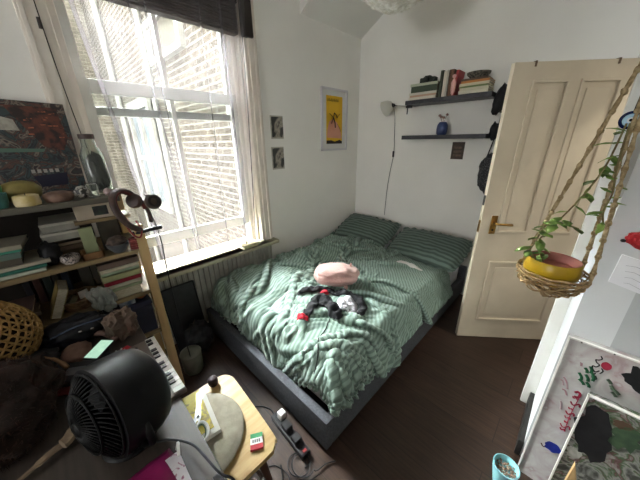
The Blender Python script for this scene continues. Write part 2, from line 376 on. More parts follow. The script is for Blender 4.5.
# ---- radiator under the sill
r = thing('radiator', 'ribbed pale grey radiator under the window sill', 'radiator', (-2.05, .86, .08))
M_rad = mat('radiator_enamel', '#a3a29c', '#94938d', 8, .45)
P = []; ny = 241
for i in range(ny):
    y = .36+i*(1.02/(ny-1)); ph = (i % 10)/10; x = -2.048+.006*(1 if ph < .5 else -1)
    P.append((x, y))
q = B(); 
vs = [(x, y, .10) for x, y in P]+[(x, y, .61) for x, y in P]; q.add(vs, [(i, i+1, i+1+ny, i+ny) for i in range(ny-1)])
link('ribbed_panel', q, M_rad, r)
q = B().box(-2.080, -2.056, .36, 1.38, .09, .615, bev=.006); link('panel_body', q, M_rad, r)
q = B().cyl((-2.065, 1.40, 0), (-2.065, 1.40, .2), .008).cyl((-2.065, 1.40, .14), (-2.065, 1.36, .14), .01); link('pipe', q, M_white, r)

# ---- dark wooden blind and sheer curtain
bl = thing('window_blind', 'dark brown slatted blind gathered at the top of the window', 'blind', (-2.13, .76, 2.33))
M_bl = mat('blind_brown', '#2e211b', '#211713', 14, .55, stretch=(1, .1, 6))
q = B()
for k in range(11):
    q.box(-2.165, -2.100+.004*(k % 2), .27, 1.285, 2.325+k*.017, 2.338+k*.017)
link('slats', q, M_bl, bl); link('head_rail', B().box(-2.165, -2.10, .26, 1.30, 2.515, 2.58, bev=.004), M_bl, bl)
link('end_bracket', B().box(-2.098, -2.045, 1.30, 1.385, 2.31, 2.55, bev=.01), mat('dark_umber', '#231a15', None, 5, .6), bl)
cu = thing('sheer_curtain', 'thin white sheer curtain hanging in front of the sash window', 'curtain', (-2.05, .8, .7))
nx, nz = 150, 60; P = []; uv = []
for i in range(nx):
    t = i/(nx-1)
    for j in range(nz):
        s = j/(nz-1); z = .69+s*2.0
        yl = .445-.135*min(1, s/.78); yr = 1.215+.09*s
        fold = 1-.0
        y = yl+(yr-yl)*(t+.012*math.sin(t*37+s*2)*(.4+s))
        x = -2.045+.020*math.sin(t*46+1.4*math.sin(s*3))*(.35+.65*s)+.012*math.sin(t*19+s*1.3)+.004*noise.noise(Vector((t*30, s*9, 0)))
        if t < .03: x += .010*math.sin(s*25)
        gather = max(0, (t-.80)/.20); x += .014*gather*math.sin(t*150+s*4)
        P.append((x, y, z)); uv.append((t, s))
q = B().grid(P, nx, nz, uv=uv); M_sheer = mat_sheer(); link('sheer_panel', q, M_sheer, cu, smooth=True)
q = B().tube([(-2.035, .30, 2.70), (-2.035, 1.36, 2.70)], .006); link('curtain_wire', q, M_white, cu)
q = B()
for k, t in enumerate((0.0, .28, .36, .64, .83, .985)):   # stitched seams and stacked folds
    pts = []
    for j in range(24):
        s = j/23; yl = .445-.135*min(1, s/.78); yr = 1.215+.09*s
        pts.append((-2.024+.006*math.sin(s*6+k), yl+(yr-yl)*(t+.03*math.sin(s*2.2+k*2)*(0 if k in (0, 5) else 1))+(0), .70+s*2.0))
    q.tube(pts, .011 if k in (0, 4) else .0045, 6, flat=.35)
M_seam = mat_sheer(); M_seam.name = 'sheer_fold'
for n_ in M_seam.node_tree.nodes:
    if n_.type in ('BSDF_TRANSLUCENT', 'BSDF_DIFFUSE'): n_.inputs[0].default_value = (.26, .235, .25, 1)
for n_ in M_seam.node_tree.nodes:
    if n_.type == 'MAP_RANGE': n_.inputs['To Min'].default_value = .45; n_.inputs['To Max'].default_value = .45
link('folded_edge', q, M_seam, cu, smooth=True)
q = B().tube(smooth_path([(-2.060, .172, 2.75), (-2.056, .178, 2.0), (-2.052, .20, 1.5), (-2.05, .215, 1.2)]), .0022, 6)
cd = tag(link('blind_cord', q, mat('cord_dark', '#2a2320', None, 5, .8), pivot=(-2.06, .18, 1.2)), 'thin dark cord hanging down the left side of the window frame', 'cord')
link('cord_toggle', B().cyl((-2.060, .170, 2.10), (-2.060, .170, 2.145), .009, .007, 10), mat('toggle', '#2b211c', None, 5, .5), cd)

# ================================================================== BED
bed = thing('double_bed', 'grey upholstered double bed frame with a low padded footboard', 'bed', (-1.32, 1.7, 0))
BX0, BX1, BY0, BY1 = -2.03, -.615, .65, 2.78
link('footboard', B().box(BX0, BX1, BY0, BY0+.055, .03, .235, bev=.012), M_bedgrey, bed, smooth=40)
link('side_rail', B().box(BX1-.05, BX1, BY0+.05, BY1, .03, .225, bev=.012), M_bedgrey, bed, smooth=40)
link('side_rail', B().box(BX0, BX0+.05, BY0+.05, BY1, .03, .225, bev=.012), M_bedgrey, bed, smooth=40)
link('headboard', B().box(BX0, BX1, BY1-.045, BY1, .03, .34, bev=.012), M_bedgrey, bed, smooth=40)
link('slat_base', B().box(BX0+.05, BX1-.05, BY0+.055, BY1-.045, .13, .16), M_blackm, bed)
for (x, y) in ((BX0+.06, BY0+.06), (BX1-.06, BY0+.06), (BX0+.06, BY1-.08), (BX1-.06, BY1-.08)):
    link('leg', B().cyl((x, y, 0), (x, y, .13), .02), M_blackm, bed)
MT = .41
M_sheet = mat('white_bed_sheet', '#d6d6dc', '#c4c4cc', 12, .85, bump=.5, bscale=18, bdist=.02)
q = B().box(BX0+.055, BX1-.055, BY0+.105, BY1-.05, .162, MT, bev=.045)
mo = link('mattress', q, M_sheet, smooth=50); tag(mo, 'white sheeted mattress lying on the grey bed frame', 'mattress')

# --- duvet: small cloth relaxation over the mattress (gathers into wrinkles)
def lump(x, y):
    g = lambda cx, cy, sx, sy, h, a=0: h*np.exp(-((((x-cx)*math.cos(a)+(y-cy)*math.sin(a))/sx)**2+((-(x-cx)*math.sin(a)+(y-cy)*math.cos(a))/sy)**2))
    z = .012+g(-1.72, 1.62, .11, .40, .10, -.28)+g(-1.55, 1.15, .30, .16, .055)+g(-1.1, 1.3, .55, .35, .04)+g(-1.75, 2.05, .25, .3, .07)
    z = z+g(-1.0, 1.9, .35, .45, .055)+g(-1.85, .95, .2, .16, .03)+g(-.95, 1.0, .25, .2, .035)+g(-1.35, 2.2, .4, .12, .03)+g(-1.3, 1.75, .2, .25, .03)
    return z
def duvet():
    NU, NV = 132, 140; W, Lh = 1.86, 2.10
    du, dv = W/(NU-1), Lh/(NV-1)
    u = np.linspace(0, 1, NU)[:, None]*np.ones((1, NV)); v = np.linspace(0, 1, NV)[None, :]*np.ones((NU, 1))
    wu = u+.030*np.sin(v*5+1)*np.sin(PI*u)
    wv = v+.030*np.sin(u*6+.5)*np.sin(PI*v)
    fr = .02*np.sin(u*9)+.012*np.sin(u*23+1)
    x = -2.02+1.475*(wu**1.06); y = .640+fr*(1-v)+1.62*(wv**.96)
    # corner by the footboard pulled back so the sheet shows
    y = y+.09*np.exp(-((x+1.30)/.06)**2)*(1-v)**6
    z = MT+.05+lump(x, y)
    rng = np.random.RandomState(3)
    def nz(f, seed):
        out = np.zeros((NU, NV))
        for i in range(NU):
            for j in range(NV): out[i, j] = noise.noise(Vector((x[i, j]*f, y[i, j]*f, seed)))
        return out
    z = z+.030*nz(7, 1)+.018*nz(16, 2)+rng.randn(NU, NV)*.002
    P = np.stack([x, y, z], -1); Q = P.copy()
    P0 = P.copy(); pin = np.clip(1-v/.05, 0, 1)*.25+np.clip((u-.80)/.15, 0, 1)*np.clip((.24-v)/.12, 0, 1)*.35; pin = np.clip(pin, 0, .5)[..., None]
    def solve(a, c, rest, k):
        dlt = P[c]-P[a]; l = np.linalg.norm(dlt, axis=-1, keepdims=True)+1e-9
        corr = dlt*(k*.5*(l-rest)/l); P[a] += corr; P[c] -= corr
    sl = slice
    sets = []
    for o in (0, 1):
        n_ = (NU-o)//2*2; sets.append(((sl(o, o+n_, 2), sl(None)), (sl(o+1, o+n_+1, 2), sl(None)), du, 1))
        n_ = (NV-o)//2*2; sets.append(((sl(None), sl(o, o+n_, 2)), (sl(None), sl(o+1, o+n_+1, 2)), dv, 1))
    dg = math.hypot(du, dv)
    for o in (0, 1):
        n_ = (NU-o)//2*2
        sets.append(((sl(o, o+n_, 2), sl(0, NV-1)), (sl(o+1, o+n_+1, 2), sl(1, NV)), dg, .35))
        sets.append(((sl(o, o+n_, 2), sl(1, NV)), (sl(o+1, o+n_+1, 2), sl(0, NV-1)), dg, .35))
    bend = []
    for st, k in ((2, .45), (3, .25)):
        for o in range(2*st):
            ia = [i for i in range(NU-st) if (i//st) % 2 == 0] if o == 0 else [i for i in range(NU-st) if (i//st) % 2 == 1] if o == 1 else None
            if ia: bend.append(((np.array(ia),), (np.array(ia)+st,), du*st, k, 0))
            ja = [j for j in range(NV-st) if (j//st) % 2 == 0] if o == 0 else [j for j in range(NV-st) if (j//st) % 2 == 1] if o == 1 else None
            if ja: bend.append((np.array(ja), np.array(ja)+st, dv*st, k, 1))
    base = lambda P: lump(P[..., 0], P[..., 1])
    mx0, mx1, my0, my1 = BX0+.05, BX1-.06, BY0+.105, BY1
    for it in range(150):
        V = (P-Q)*.90; Q = P.copy(); P = P+V; P[..., 2] -= .0011
        for _ in range(6):
            for a, c, rest, k in sets: solve(a, c, rest, k)
            for a, c, rest, k, ax in bend:
                if ax == 0:
                    A, C_ = P[a[0]], P[c[0]]
                else: A, C_ = P[:, a], P[:, c]
                dl = C_-A; l = np.linalg.norm(dl, axis=-1, keepdims=True)+1e-9; cr = dl*(k*.5*np.minimum(l-rest, 0)/l)*.35
                if ax == 0: P[a[0]] += cr; P[c[0]] -= cr
                else: P[:, a] += cr; P[:, c] -= cr
            P[..., :2] += pin*(np.stack([np.minimum(P0[..., 0], BX1-.008), np.maximum(P0[..., 1], BY0+.07)], -1)-P[..., :2])
            # collide with mattress + filling
            X, Y, Z = P[..., 0], P[..., 1], P[..., 2]
            ins = (X > mx0) & (X < mx1+.02) & (Y > my0-.01) & (Y < my1)
            edge = np.clip(np.minimum(np.minimum(mx1+.02-X, X-mx0+.05), Y-my0+.01)/.05, 0, 1)
            top = MT-.045*(1-edge)**2+base(P)*edge+.006
            side = ins & (Z < top)
            dx = mx1+.02-X; dy = Y-(my0-.01); dz = top-Z
            px = side & (dx < dz) & (dx < dy); pf = side & ~px & (dy < dz) & (Z < MT-.06); pz = side & ~px & ~pf
            X[px] = mx1+.02; Y[pf] = my0-.01; Z[pz] = top[pz]
            con = pz | px
            Q[con] += (P[con]-Q[con])*np.array([.95, .95, 0])
            # footboard and rails
            fb = (Y < BY0+.06) & (Z < .26); Y[fb] = np.maximum(Y[fb], BY0+.062)
            wl = X < -2.035; X[wl] = -2.035
            cn = (Y < .95) & (X > BX1-.006); X[cn] = BX1-.006; c2_ = (Y < .95) & (X > BX1-.055) & (Z < .24); Z[c2_] = .24
            rl = (X > BX1-.055) & (X < BX1+.012) & (Z < .235) & (Z > .0)
            out_ = rl & (X > BX1-.02); X[out_] = BX1+.012
            inn = rl & ~out_; Z[inn] = .235
            np.clip(Z, .03, None, out=Z)
    return P, NU, NV, W, Lh
P, NU, NV, W, Lh = duvet()
def refine(P):
    a = np.empty((P.shape[0]*2-1, P.shape[1], 3)); a[::2] = P; a[1::2] = (P[1:]+P[:-1])/2
    b_ = np.empty((a.shape[0], a.shape[1]*2-1, 3)); b_[:, ::2] = a; b_[:, 1::2] = (a[:, 1:]+a[:, :-1])/2
    return b_
P = refine(P); NU, NV = P.shape[:2]
# creases: warped ridges that change direction over the cloth
def crease(P):
    tu = np.gradient(P, axis=0); tv = np.gradient(P, axis=1); n_ = np.cross(tu, tv); n_ /= np.linalg.norm(n_, axis=-1, keepdims=True)+1e-9
    n_[n_[..., 2] < 0] *= -1
    D = np.zeros(P.shape)
    for i in range(NU):
        for j in range(NV):
            uu, vv = i/(NU-1)*W, j/(NV-1)*Lh; p0 = Vector((uu*1.6, vv*1.6, 3))
            th = .9+1.5*noise.noise(p0)+.5*noise.noise(Vector((uu*3.3, vv*3.3, 8)))
            wx = uu+.05*noise.noise(Vector((uu*5, vv*5, 1))); wy = vv+.05*noise.noise(Vector((uu*5, vv*5, 21)))
            c_, s_ = math.cos(th), math.sin(th); a = wx*c_+wy*s_; b_ = -wx*s_+wy*c_
            k1 = 1-2.2*abs(noise.noise(Vector((a*7.5, b_*2.6, 5)))); k2 = 1-2.2*abs(noise.noise(Vector((a*15+4, b_*5.5, 9)))); k4 = 1-2.2*abs(noise.noise(Vector((a*29+7, b_*10, 14)))); k3 = noise.noise(Vector((uu*40, vv*40, 2)))
            quiet = 1/(1+math.exp(-((uu-1.12)*7)))*1/(1+math.exp(-((vv-.75)*6)))
            am = .0255*(1-.62*quiet)*(.55+.9*abs(noise.noise(Vector((uu*2.1, vv*2.1, 30)))))
            if uu < .8 and vv < 1.2: am *= 1.15
            h = am*(max(k1, -.3)**1 if k1 > 0 else k1*.5)+am*.50*k2+am*.24*k4+.0014*k3
            D[i, j] = n_[i, j]*h+np.array([c_, s_, 0])*(am*.28*k2)
    return P+D+np.array([0, 0, .002])
P = crease(P)
q = B(); uv = [(i/(NU-1)*W+.24*(j/(NV-1)*Lh)**2, j/(NV-1)*Lh) for i in range(NU) for j in range(NV)]
q.grid(P.reshape(-1, 3).tolist(), NU, NV, uv=uv)
M_duvet = mat_stripe('duvet_stripe', '#8a9f94', '#6c7f75', .028)
du_o = link('duvet', q, M_duvet, smooth=True, solid=.010)
tag(du_o, 'rumpled sage green striped duvet spread over the bed', 'duvet')
_dv = [Vector(v) for v in q.v]; BV = BVHTree.FromPolygons(_dv, q.f)
def top_z(x, y):
    h = BV.ray_cast(Vector((x, y, 2)), Vector((0, 0, -1)))
    return h[0].z if h[0] else MT

# --- pillows
M_pil = mat_stripe('pillow_stripe', '#66766d', '#46544d', .040, axis=1)
def pillow(cx, cy, cz, w, l, tilt, yaw, roll, seed, label):
    nx, ny = 56, 40
    R_ = Matrix.Translation((cx, cy, cz)) @ Matrix.Rotation(yaw, 4, 'Z') @ Matrix.Rotation(tilt, 4, 'X') @ Matrix.Rotation(roll, 4, 'Y')
    q = B()
    for sgn in (1, -1):
        P = []; uv = []
        for i in range(nx):
            a = -1+2*i/(nx-1)
            for j in range(ny):
                c = -1+2*j/(ny-1)
                # flange frill
                fa = min(1, abs(a)); fc = min(1, abs(c))
                ins = max(0, 1-(abs(a)/.93)**2.6)*max(0, 1-(abs(c)/.90)**2.6)
                h = .085*ins**.42*sgn
                h += .012*noise.noise(Vector((a*4+seed, c*3, sgn)))*ins**.3+.006*noise.noise(Vector((a*9+seed, c*7, sgn)))
                if ins <= 0: h = .008*math.sin(a*22+seed)*(abs(c) > .9)+.008*math.sin(c*18+seed)*(abs(a) > .93)+.002*sgn
                x = a*w/2*(1-.05*c*c)+.006*math.sin(c*20)*(abs(a) > .95); y = c*l/2*(1-.05*a*a)+.006*math.sin(a*25)*(abs(c) > .95)
                P.append(R_ @ Vector((x, y, h))); uv.append((x, y))
        q.grid(P, nx, ny, uv=uv)
    o = link('pillow', q, M_pil, smooth=True); tag(o, label, 'pillow', 'striped pillows at the bed head'); return o
pillow(-1.70, 2.51, .565, .72, .47, .43, .02, .03, 1, 'dark green striped pillow in the corner by the window wall')
pillow(-.94, 2.47, .560, .74, .47, .42, -.04, -.03, 5, 'dark green striped pillow on the side nearest the open door')

# --- pink cushion
cz = top_z(-1.17, 1.35)
q = B().blob((0, 0, 0), (.172, .098, .082), 5, .07, 2.6, 2, power=.84)
for i, v in enumerate(q.v):
    v = Vector(v); a = v.x/.172
    v.z += .009*math.sin(a*9+v.y*30)*abs(a)**2; v.y += .004*math.sin(v.z*90)
    q.v[i] = tuple(Matrix.Translation((-1.17, 1.36, cz+.085)) @ Matrix.Rotation(.72, 4, 'Z') @ v)
M_pink = mat('pink_plush', '#cfaaa2', '#c49c95', 10, .95, bump=.5, bscale=120, sheen=.4)
pc = link('plush_cushion', q, M_pink, smooth=True, pivot=(-1.17, 1.36, cz)); tag(pc, 'pale pink oblong plush cushion lying on the duvet', 'cushion')
q = B().blob((-1.05, 1.33, cz+.03), (.016, .016, .02), 2).blob((-1.095, 1.44, cz+.160), (.008, .008, .020), 2)
link('plush_tab', q, M_pink, pc, smooth=True)

# --- crumpled clothes
def cloth_heap(name, cx, cy, w, l, rot, seed, h, m, label, cat, group=None, n=34, shape=1.0):
    P = []; 
    for i in range(n):
        for j in range(n):
            a = -1+2*i/(n-1); c = -1+2*j/(n-1)
            rr = max(abs(a), abs(c)); th = math.atan2(c, a)
            k = rr/max(1e-6, math.hypot(a, c))*(1 if rr else 1)
            ax, cy_ = a*(k**shape), c*(k**shape)
            edge = 1+.28*noise.noise(Vector((math.cos(th)*1.6+seed, math.sin(th)*1.6, seed)))
            px = ax*w/2*edge; py = cy_*l/2*edge
            X = cx+px*math.cos(rot)-py*math.sin(rot); Y = cy+px*math.sin(rot)+py*math.cos(rot)
            f = max(0, 1-rr**4)
            r1 = abs(noise.noise(Vector((px*11+seed, py*11, seed*1.7)))); r2 = abs(noise.noise(Vector((px*26, py*26+seed, 3))))
            z = top_z(X, Y)+.006+f*(h*(.25+1.5*r1)+h*.6*r2)
            X += f*.016*noise.noise(Vector((px*20, py*20, 9+seed))); Y += f*.016*noise.noise(Vector((px*20, py*20, 19+seed)))
            P.append((X, Y, z))
    q = B().grid(P, n, n); o = link(name, q, m, smooth=True, solid=.006, subsurf=1); tag(o, label, cat, group); return o
M_bk = mat('black_jersey', '#141417', '#1d1d22', 20, .85, sheen=.0)
M_red = mat('red_cloth', '#c0162c', '#97102a', 30, .8)
def lumpy(q, path, r0, seed):
    """a loosely twisted sleeve or leg of cloth lying on the duvet"""
    sp = smooth_path([(x, y, 0) for x, y in path], 9); n = 14; vs = []; k = len(sp)
    for i, p_ in enumerate(sp):
        t = (sp[min(i+1, k-1)]-sp[max(i-1, 0)]).normalized(); w = Vector((-t.y, t.x, 0)); e = math.sin(PI*min(1, max(0, (i+.6)/(k+.2))))**.35
        for j in range(n):
            a_ = 2*PI*j/n; rr = r0*e*(1+.55*noise.noise(Vector((i*.45, math.cos(a_)*1.6+seed, math.sin(a_)*1.6)))+.3*noise.noise(Vector((i*.9, math.cos(a_)*3, seed+4))))
            P_ = p_+w*(rr*math.cos(a_)); z_ = top_z(P_.x, P_.y); vs.append((P_.x, P_.y, z_+.004+max(0, rr*.55+rr*.60*math.sin(a_))))
    q.add(vs, [(i*n+j, i*n+(j+1) % n, (i+1)*n+(j+1) % n, (i+1)*n+j) for i in range(k-1) for j in range(n)]+[tuple(range(n-1, -1, -1)), tuple(range((k-1)*n, k*n))])
sh = thing('crumpled_shirt', 'crumpled black shirt lying on the near side of the duvet', 'clothing', (-1.0, 1.03, .5), 'clothes on the duvet')
q = B(); lumpy(q, [(-1.06, .93), (-1.085, 1.02), (-1.10, 1.12), (-1.04, 1.17)], .040, 3); link('shirt_sleeve', q, M_bk, sh, smooth=True, subsurf=1)
q = B(); lumpy(q, [(-1.11, 1.10), (-1.03, 1.10), (-.94, 1.07), (-.87, 1.06)], .046, 9); link('shirt_body', q, M_bk, sh, smooth=True, subsurf=1)
lg = thing('black_leggings', 'twisted black leggings curving beside the pink cushion', 'clothing', (-1.05, 1.25, .5), 'clothes on the duvet')
q = B(); lumpy(q, [(-1.29, 1.06), (-1.27, 1.14), (-1.22, 1.21), (-1.14, 1.25), (-1.08, 1.25)], .030, 5); link('legging_leg', q, M_bk, lg, smooth=True, subsurf=1)
q = B(); lumpy(q, [(-1.10, 1.25), (-1.02, 1.29), (-.93, 1.31), (-.85, 1.26), (-.82, 1.18)], .036, 6); link('legging_leg', q, M_bk, lg, smooth=True, subsurf=1)
M_wb = mat_paint('white_black_print', [(0, '#e0dde2'), (.53, '#d6d3da'), (.56, '#2a2a2e'), (.62, '#cfccd4'), (1, '#e6e3e8')], 22, .8, 1)
cloth_heap('patterned_scarf', -.935, 1.20, .15, .15, .4, 12, .030, M_wb, 'white cloth with a small dark print between the shirt and leggings', 'clothing', 'clothes on the duvet', n=26)
cloth_heap('red_cloth', -1.065, .905, .085, .05, .3, 14, .025, M_red, 'small bright red cloth at the near end of the black top', 'clothing', 'clothes on the duvet', n=18)
cloth_heap('red_cloth', -1.15, 1.20, .075, .045, 1.2, 21, .03, M_red, 'small red cloth between the pink cushion and the black leggings', 'clothing', 'clothes on the duvet', n=18)
cloth_heap('white_cloth', -.93, 2.10, .22, .06, .12, 31, .015, mat('white_cotton', '#dcdad6', None, 8, .8), 'sliver of white cloth showing under the right pillow', 'cloth', n=20)
wp = []
for (x, y) in [(p.x, p.y) for p in smooth_path([(-.93, 1.03, 0), (-.90, .95, 0), (-.87, .86, 0), (-.80, .78, 0), (-.77, .72, 0)], 10)]:
    wp.append((x, y, top_z(x, y)+.006))
tag(link('charging_cable', B().tube(wp, .0035, 6), M_blackm, smooth=True), 'thin black cable trailing over the duvet towards the footboard', 'cable')

# ================================================================== BACK WALL
def shelf(x0, x1, z, label):
    s = thing('floating_shelf', label, 'shelf', ((x0+x1)/2, 2.70, z-.036), 'floating shelves on the back wall')
    link('shelf_board', B().box(x0, x1, 2.60, 2.80, z-.036, z, bev=.002), M_shelfdark, s); return s
s1 = shelf(-1.385, -.655, 1.915, 'upper charcoal floating shelf loaded with books')
shelf(-1.39, -.64, 1.605, 'lower charcoal floating shelf with only a blue vase')
BOOKMATS = {}
def book(cx, cy, z, w, l, t, col, label, group, rot=0, stand=None, cat='book'):
    if cx < -1.6 and stand is None: w, l, rot = l, w, rot+PI/2
    """cover and page block; stand = lean angle in radians for upright books"""
    Mt = Matrix.Translation((cx, cy, z)) @ Matrix.Rotation(rot, 4, 'Z')
    if stand is not None:
        Mt = Mt @ Matrix.Rotation(stand, 4, 'Y') @ Matrix.Rotation(PI/2, 4, 'Y') @ Matrix.Translation((-w/2, 0, 0))
    mc = mat('cover_'+col.lstrip('#'), col, None, 12, .5)
    q = B(); c = .0022
    q.box(-w/2, w/2, -l/2, l/2, 0, c, M=Mt); q.box(-w/2, w/2, -l/2, l/2, t-c, t, M=Mt); q.box(-w/2, w/2, -l/2, -l/2+c, 0, t, M=Mt)
    o = link('book', q, mc, pivot=(cx, cy, z)); tag(o, label, cat, group)
    link('pages', B().box(-w/2+.004, w/2-.004, -l/2+c, l/2-.004, c, t-c, M=Mt), M_paper, o); return o
G = 'books on the upper floating shelf'
z = 1.916
for i, (w, l, t, c, lb) in enumerate(((.26, .17, .022, '#e2dccb', 'cream book at the bottom of the left pile on the upper shelf'),
    (.25, .17, .016, '#c7a88e', 'thin tan book second from the bottom of the left shelf pile'),
    (.26, .165, .020, '#d9d6c6', 'off-white book in the middle of the left shelf pile'),
    (.24, .16, .050, '#3c4a38', 'thick dark green book in the left shelf pile'),
    (.25, .165, .022, '#b9c0a8', 'pale green book on top of the left shelf pile'))):
    book(-1.225+.004*(i % 2), 2.69, z, w, l, t, c, lb, G, rot=.02*(i-2)); z += t+.0005
tag(link('camera', B().box(-1.29, -1.15, 2.66, 2.73, z, z+.05, bev=.008).cyl((-1.22, 2.66, z+.03), (-1.22, 2.625, z+.03), .022).box(-1.25, -1.20, 2.67, 2.72, z+.05, z+.065, bev=.004), mat('dark_green_case', '#2d352c', '#1e241e', 12, .6)), 'dark green compact camera resting on top of the left book pile', 'camera')
x = -1.093
for (t, h, c, lb) in ((.022, .205, '#454a3a', 'thin dark upright book next to the left book pile'), (.028, .195, '#d8d2c4', 'cream upright book second in the standing row'), (.018, .20, '#b9b4a8', 'pale grey upright book third in the standing row')):
    book(x+t/2, 2.69, 1.916, h, .15, t, c, lb, G, stand=PI-.0 if False else 0.0); x += t+.003
book(-1.005, 2.69, 1.916, .20, .15, .034, '#6b4a34', 'brown patterned upright book standing in the row', G, stand=0.0)
book(-.972, 2.69, 1.918, .19, .14, .022, '#a33b3b', 'red and pink upright book leaning at the right end of the row', G, stand=0.10)
q = B().blob((-.965, 2.625, 1.985), (.022, .018, .07), 3, .2, 3, 4); tag(link('doll', q.blob((-.965, 2.622, 2.062), (.017, .016, .018), 2), mat_paint('pink_print', [(0, '#c2646a'), (.5, '#e0b0a8'), (1, '#a8404c')], 30), smooth=True), 'small pink ornament in front of the standing books', 'ornament')
z = 1.916
for i, (w, l, t, c, lb) in enumerate(((.22, .17, .026, '#d8d3be', 'cream book at the bottom of the right pile'), (.215, .17, .018, '#d2ccb2', 'ivory book second in the right pile'),
    (.21, .165, .012, '#7f8f5a', 'thin olive book in the right pile'), (.22, .17, .020, '#cfc6a8', 'straw coloured book in the right pile'), (.21, .16, .018, '#b8763a', 'orange brown book in the right pile'), (.20, .15, .016, '#5b4634', 'dark brown book near the top of the right pile'))):
    book(-.80+.006*math.sin(i*2.1), 2.69, z, w, l, t, c, lb, G, rot=.03*math.sin(i*3)); z += t+.0005
q = B().lathe([(0, 0), (.05, 0), (.085, .03), (.088, .045), (.08, .045), (.05, .012), (0, .01)], (-.80, 2.69, z), n=28)
tag(link('wicker_bowl', q, mat('dark_wicker', '#3e3a33', '#7c7566', 60, .7), smooth=40), 'dark shallow woven bowl on top of the right book pile', 'bowl')
# vase
v = thing('vase', 'small cobalt blue ceramic vase on the lower shelf', 'vase', (-1.03, 2.68, 1.606))
q = B().lathe([(0, 0), (.038, 0), (.046, .012), (.049, .05), (.045, .085), (.034, .102), (.030, .108), (.027, .104), (.030, .09), (0, .088)], (-1.03, 2.68, 1.606))
link('vase_body', q, mat('cobalt_glaze', '#3a4a78', '#2c3a66', 14, .35), v, smooth=50)
q = B()
for a, h, c in ((.3, .075, 0), (2.2, .06, 0), (4, .07, 0), (5.2, .05, 0)):
    e = Vector((-1.03+.035*math.cos(a)-.008, 2.68+.02*math.sin(a), 1.70+h)); q.tube([(-1.03, 2.68, 1.69), e], .0018, 5)
    q.blob(e, (.013, .012, .011), 2, .3, 4, a)
tag(link('dried_flowers', q, mat('dried_petals', '#b08f86', '#7a6458', 40, .8), smooth=40), 'little dusty pink dried flowers standing in the blue vase', 'flowers')
# wall lamp
l = thing('wall_lamp', 'white clip lamp with a grey cable at the left end of the shelf', 'lamp', (-1.45, 2.66, 1.88))
Ms = Matrix.Rotation(math.radians(-112), 4, 'Y')
q = B().lathe([(.016, 0), (.040, .010), (.062, .040), (.078, .095), (.075, .095), (.058, .040), (.034, .016), (.010, .008)], (-1.555, 2.66, 1.905), M=Ms)
link('lamp_shade', q, mat('lamp_white', '#c6c4bb', None, 5, .4), l, smooth=50)
q = B().cyl((-1.535, 2.66, 1.892), (-1.575, 2.66, 1.905), .018); link('lamp_holder', q, M_black, l)
q = B().tube([(-1.54, 2.66, 1.893), (-1.47, 2.66, 1.885), (-1.40, 2.66, 1.875), (-1.36, 2.66, 1.873)], .005, 8); link('lamp_arm', q, M_chrome, l, smooth=True)
q = B().box(-1.385, -1.335, 2.62, 2.66, 1.855, 1.877, bev=.003).cyl((-1.375, 2.64, 1.80), (-1.375, 2.64, 1.87), .006); link('clamp', q, M_black, l)
q = B().tube(smooth_path([(-1.55, 2.67, 1.885), (-1.575, 2.76, 1.80), (-1.575, 2.785, 1.6), (-1.57, 2.79, 1.42), (-1.60, 2.79, 1.2), (-1.62, 2.79, .98), (-1.625, 2.785, .70)]), .0028, 6); cb = link('lamp_cable', q, mat('grey_cable', '#3f3f42', None, 5, .6), l, smooth=True)
link('inline_switch', B().box(-1.579, -1.561, 2.776, 2.79, 1.385, 1.45, bev=.003), M_black, cb)
# postcard
pc_ = thing('postcard', 'small brown postcard on the wall under the lower shelf', 'picture', (-.90, 2.795, 1.38))
link('card', B().box(-.955, -.845, 2.793, 2.8005, 1.385, 1.54), mat('card_brown', '#4b3d33', '#3a3029', 22, .7), pc_)
q = B()
for k in range(3): q.box(-.935, -.865, 2.791, 2.793, 1.41+k*.035, 1.43+k*.035)
link('card_print', q, mat('card_print', '#6a5648', '#54453b', 40, .7), pc_)
# bag behind the door
g = thing('hanging_bag', 'black bag with straps hanging on the back wall behind the door', 'bag', (-.60, 2.74, 1.2))
q = B().blob((-.585, 2.72, 1.28), (.085, .05, .17), 4, .18, 3, 5); link('bag_body', q, mat_paint('black_speckle', [(0, '#141416'), (.56, '#1c1c20'), (.60, '#8a8a88'), (.63, '#18181a'), (1, '#101012')], 60), g, smooth=True)
q = B().tube(smooth_path([(-.63, 2.72, 1.40), (-.60, 2.74, 1.60), (-.59, 2.76, 1.76), (-.57, 2.74, 1.60), (-.55, 2.72, 1.42)]), .010, 8, flat=.5); link('strap', q, M_blackm, g, smooth=True)
q = B().blob((-.615, 2.73, 1.62), (.035, .045, .07), 3, .3, 3, 8); link('strap_bundle', q, M_blackm, g, smooth=True)
q = B().blob((-.615, 2.72, 1.86), (.045, .05, .11), 3, .25, 3, 9, M=Matrix.Rotation(.15, 4, 'Y')); tag(link('dark_hat', q, M_blackm, smooth=True), 'black hat hanging above the speckled bag behind the door', 'hat')
q = B().cyl((-.60, 2.80, 1.77), (-.60, 2.755, 1.77), .006); tag(link('wall_hook', q, M_chrome), 'small metal hook holding the hanging bag', 'hook')
q = B().cyl((-.615, 2.80, 1.93), (-.615, 2.73, 1.93), .006); tag(link('wall_hook', q, M_chrome), 'small metal hook holding the black hat', 'hook')

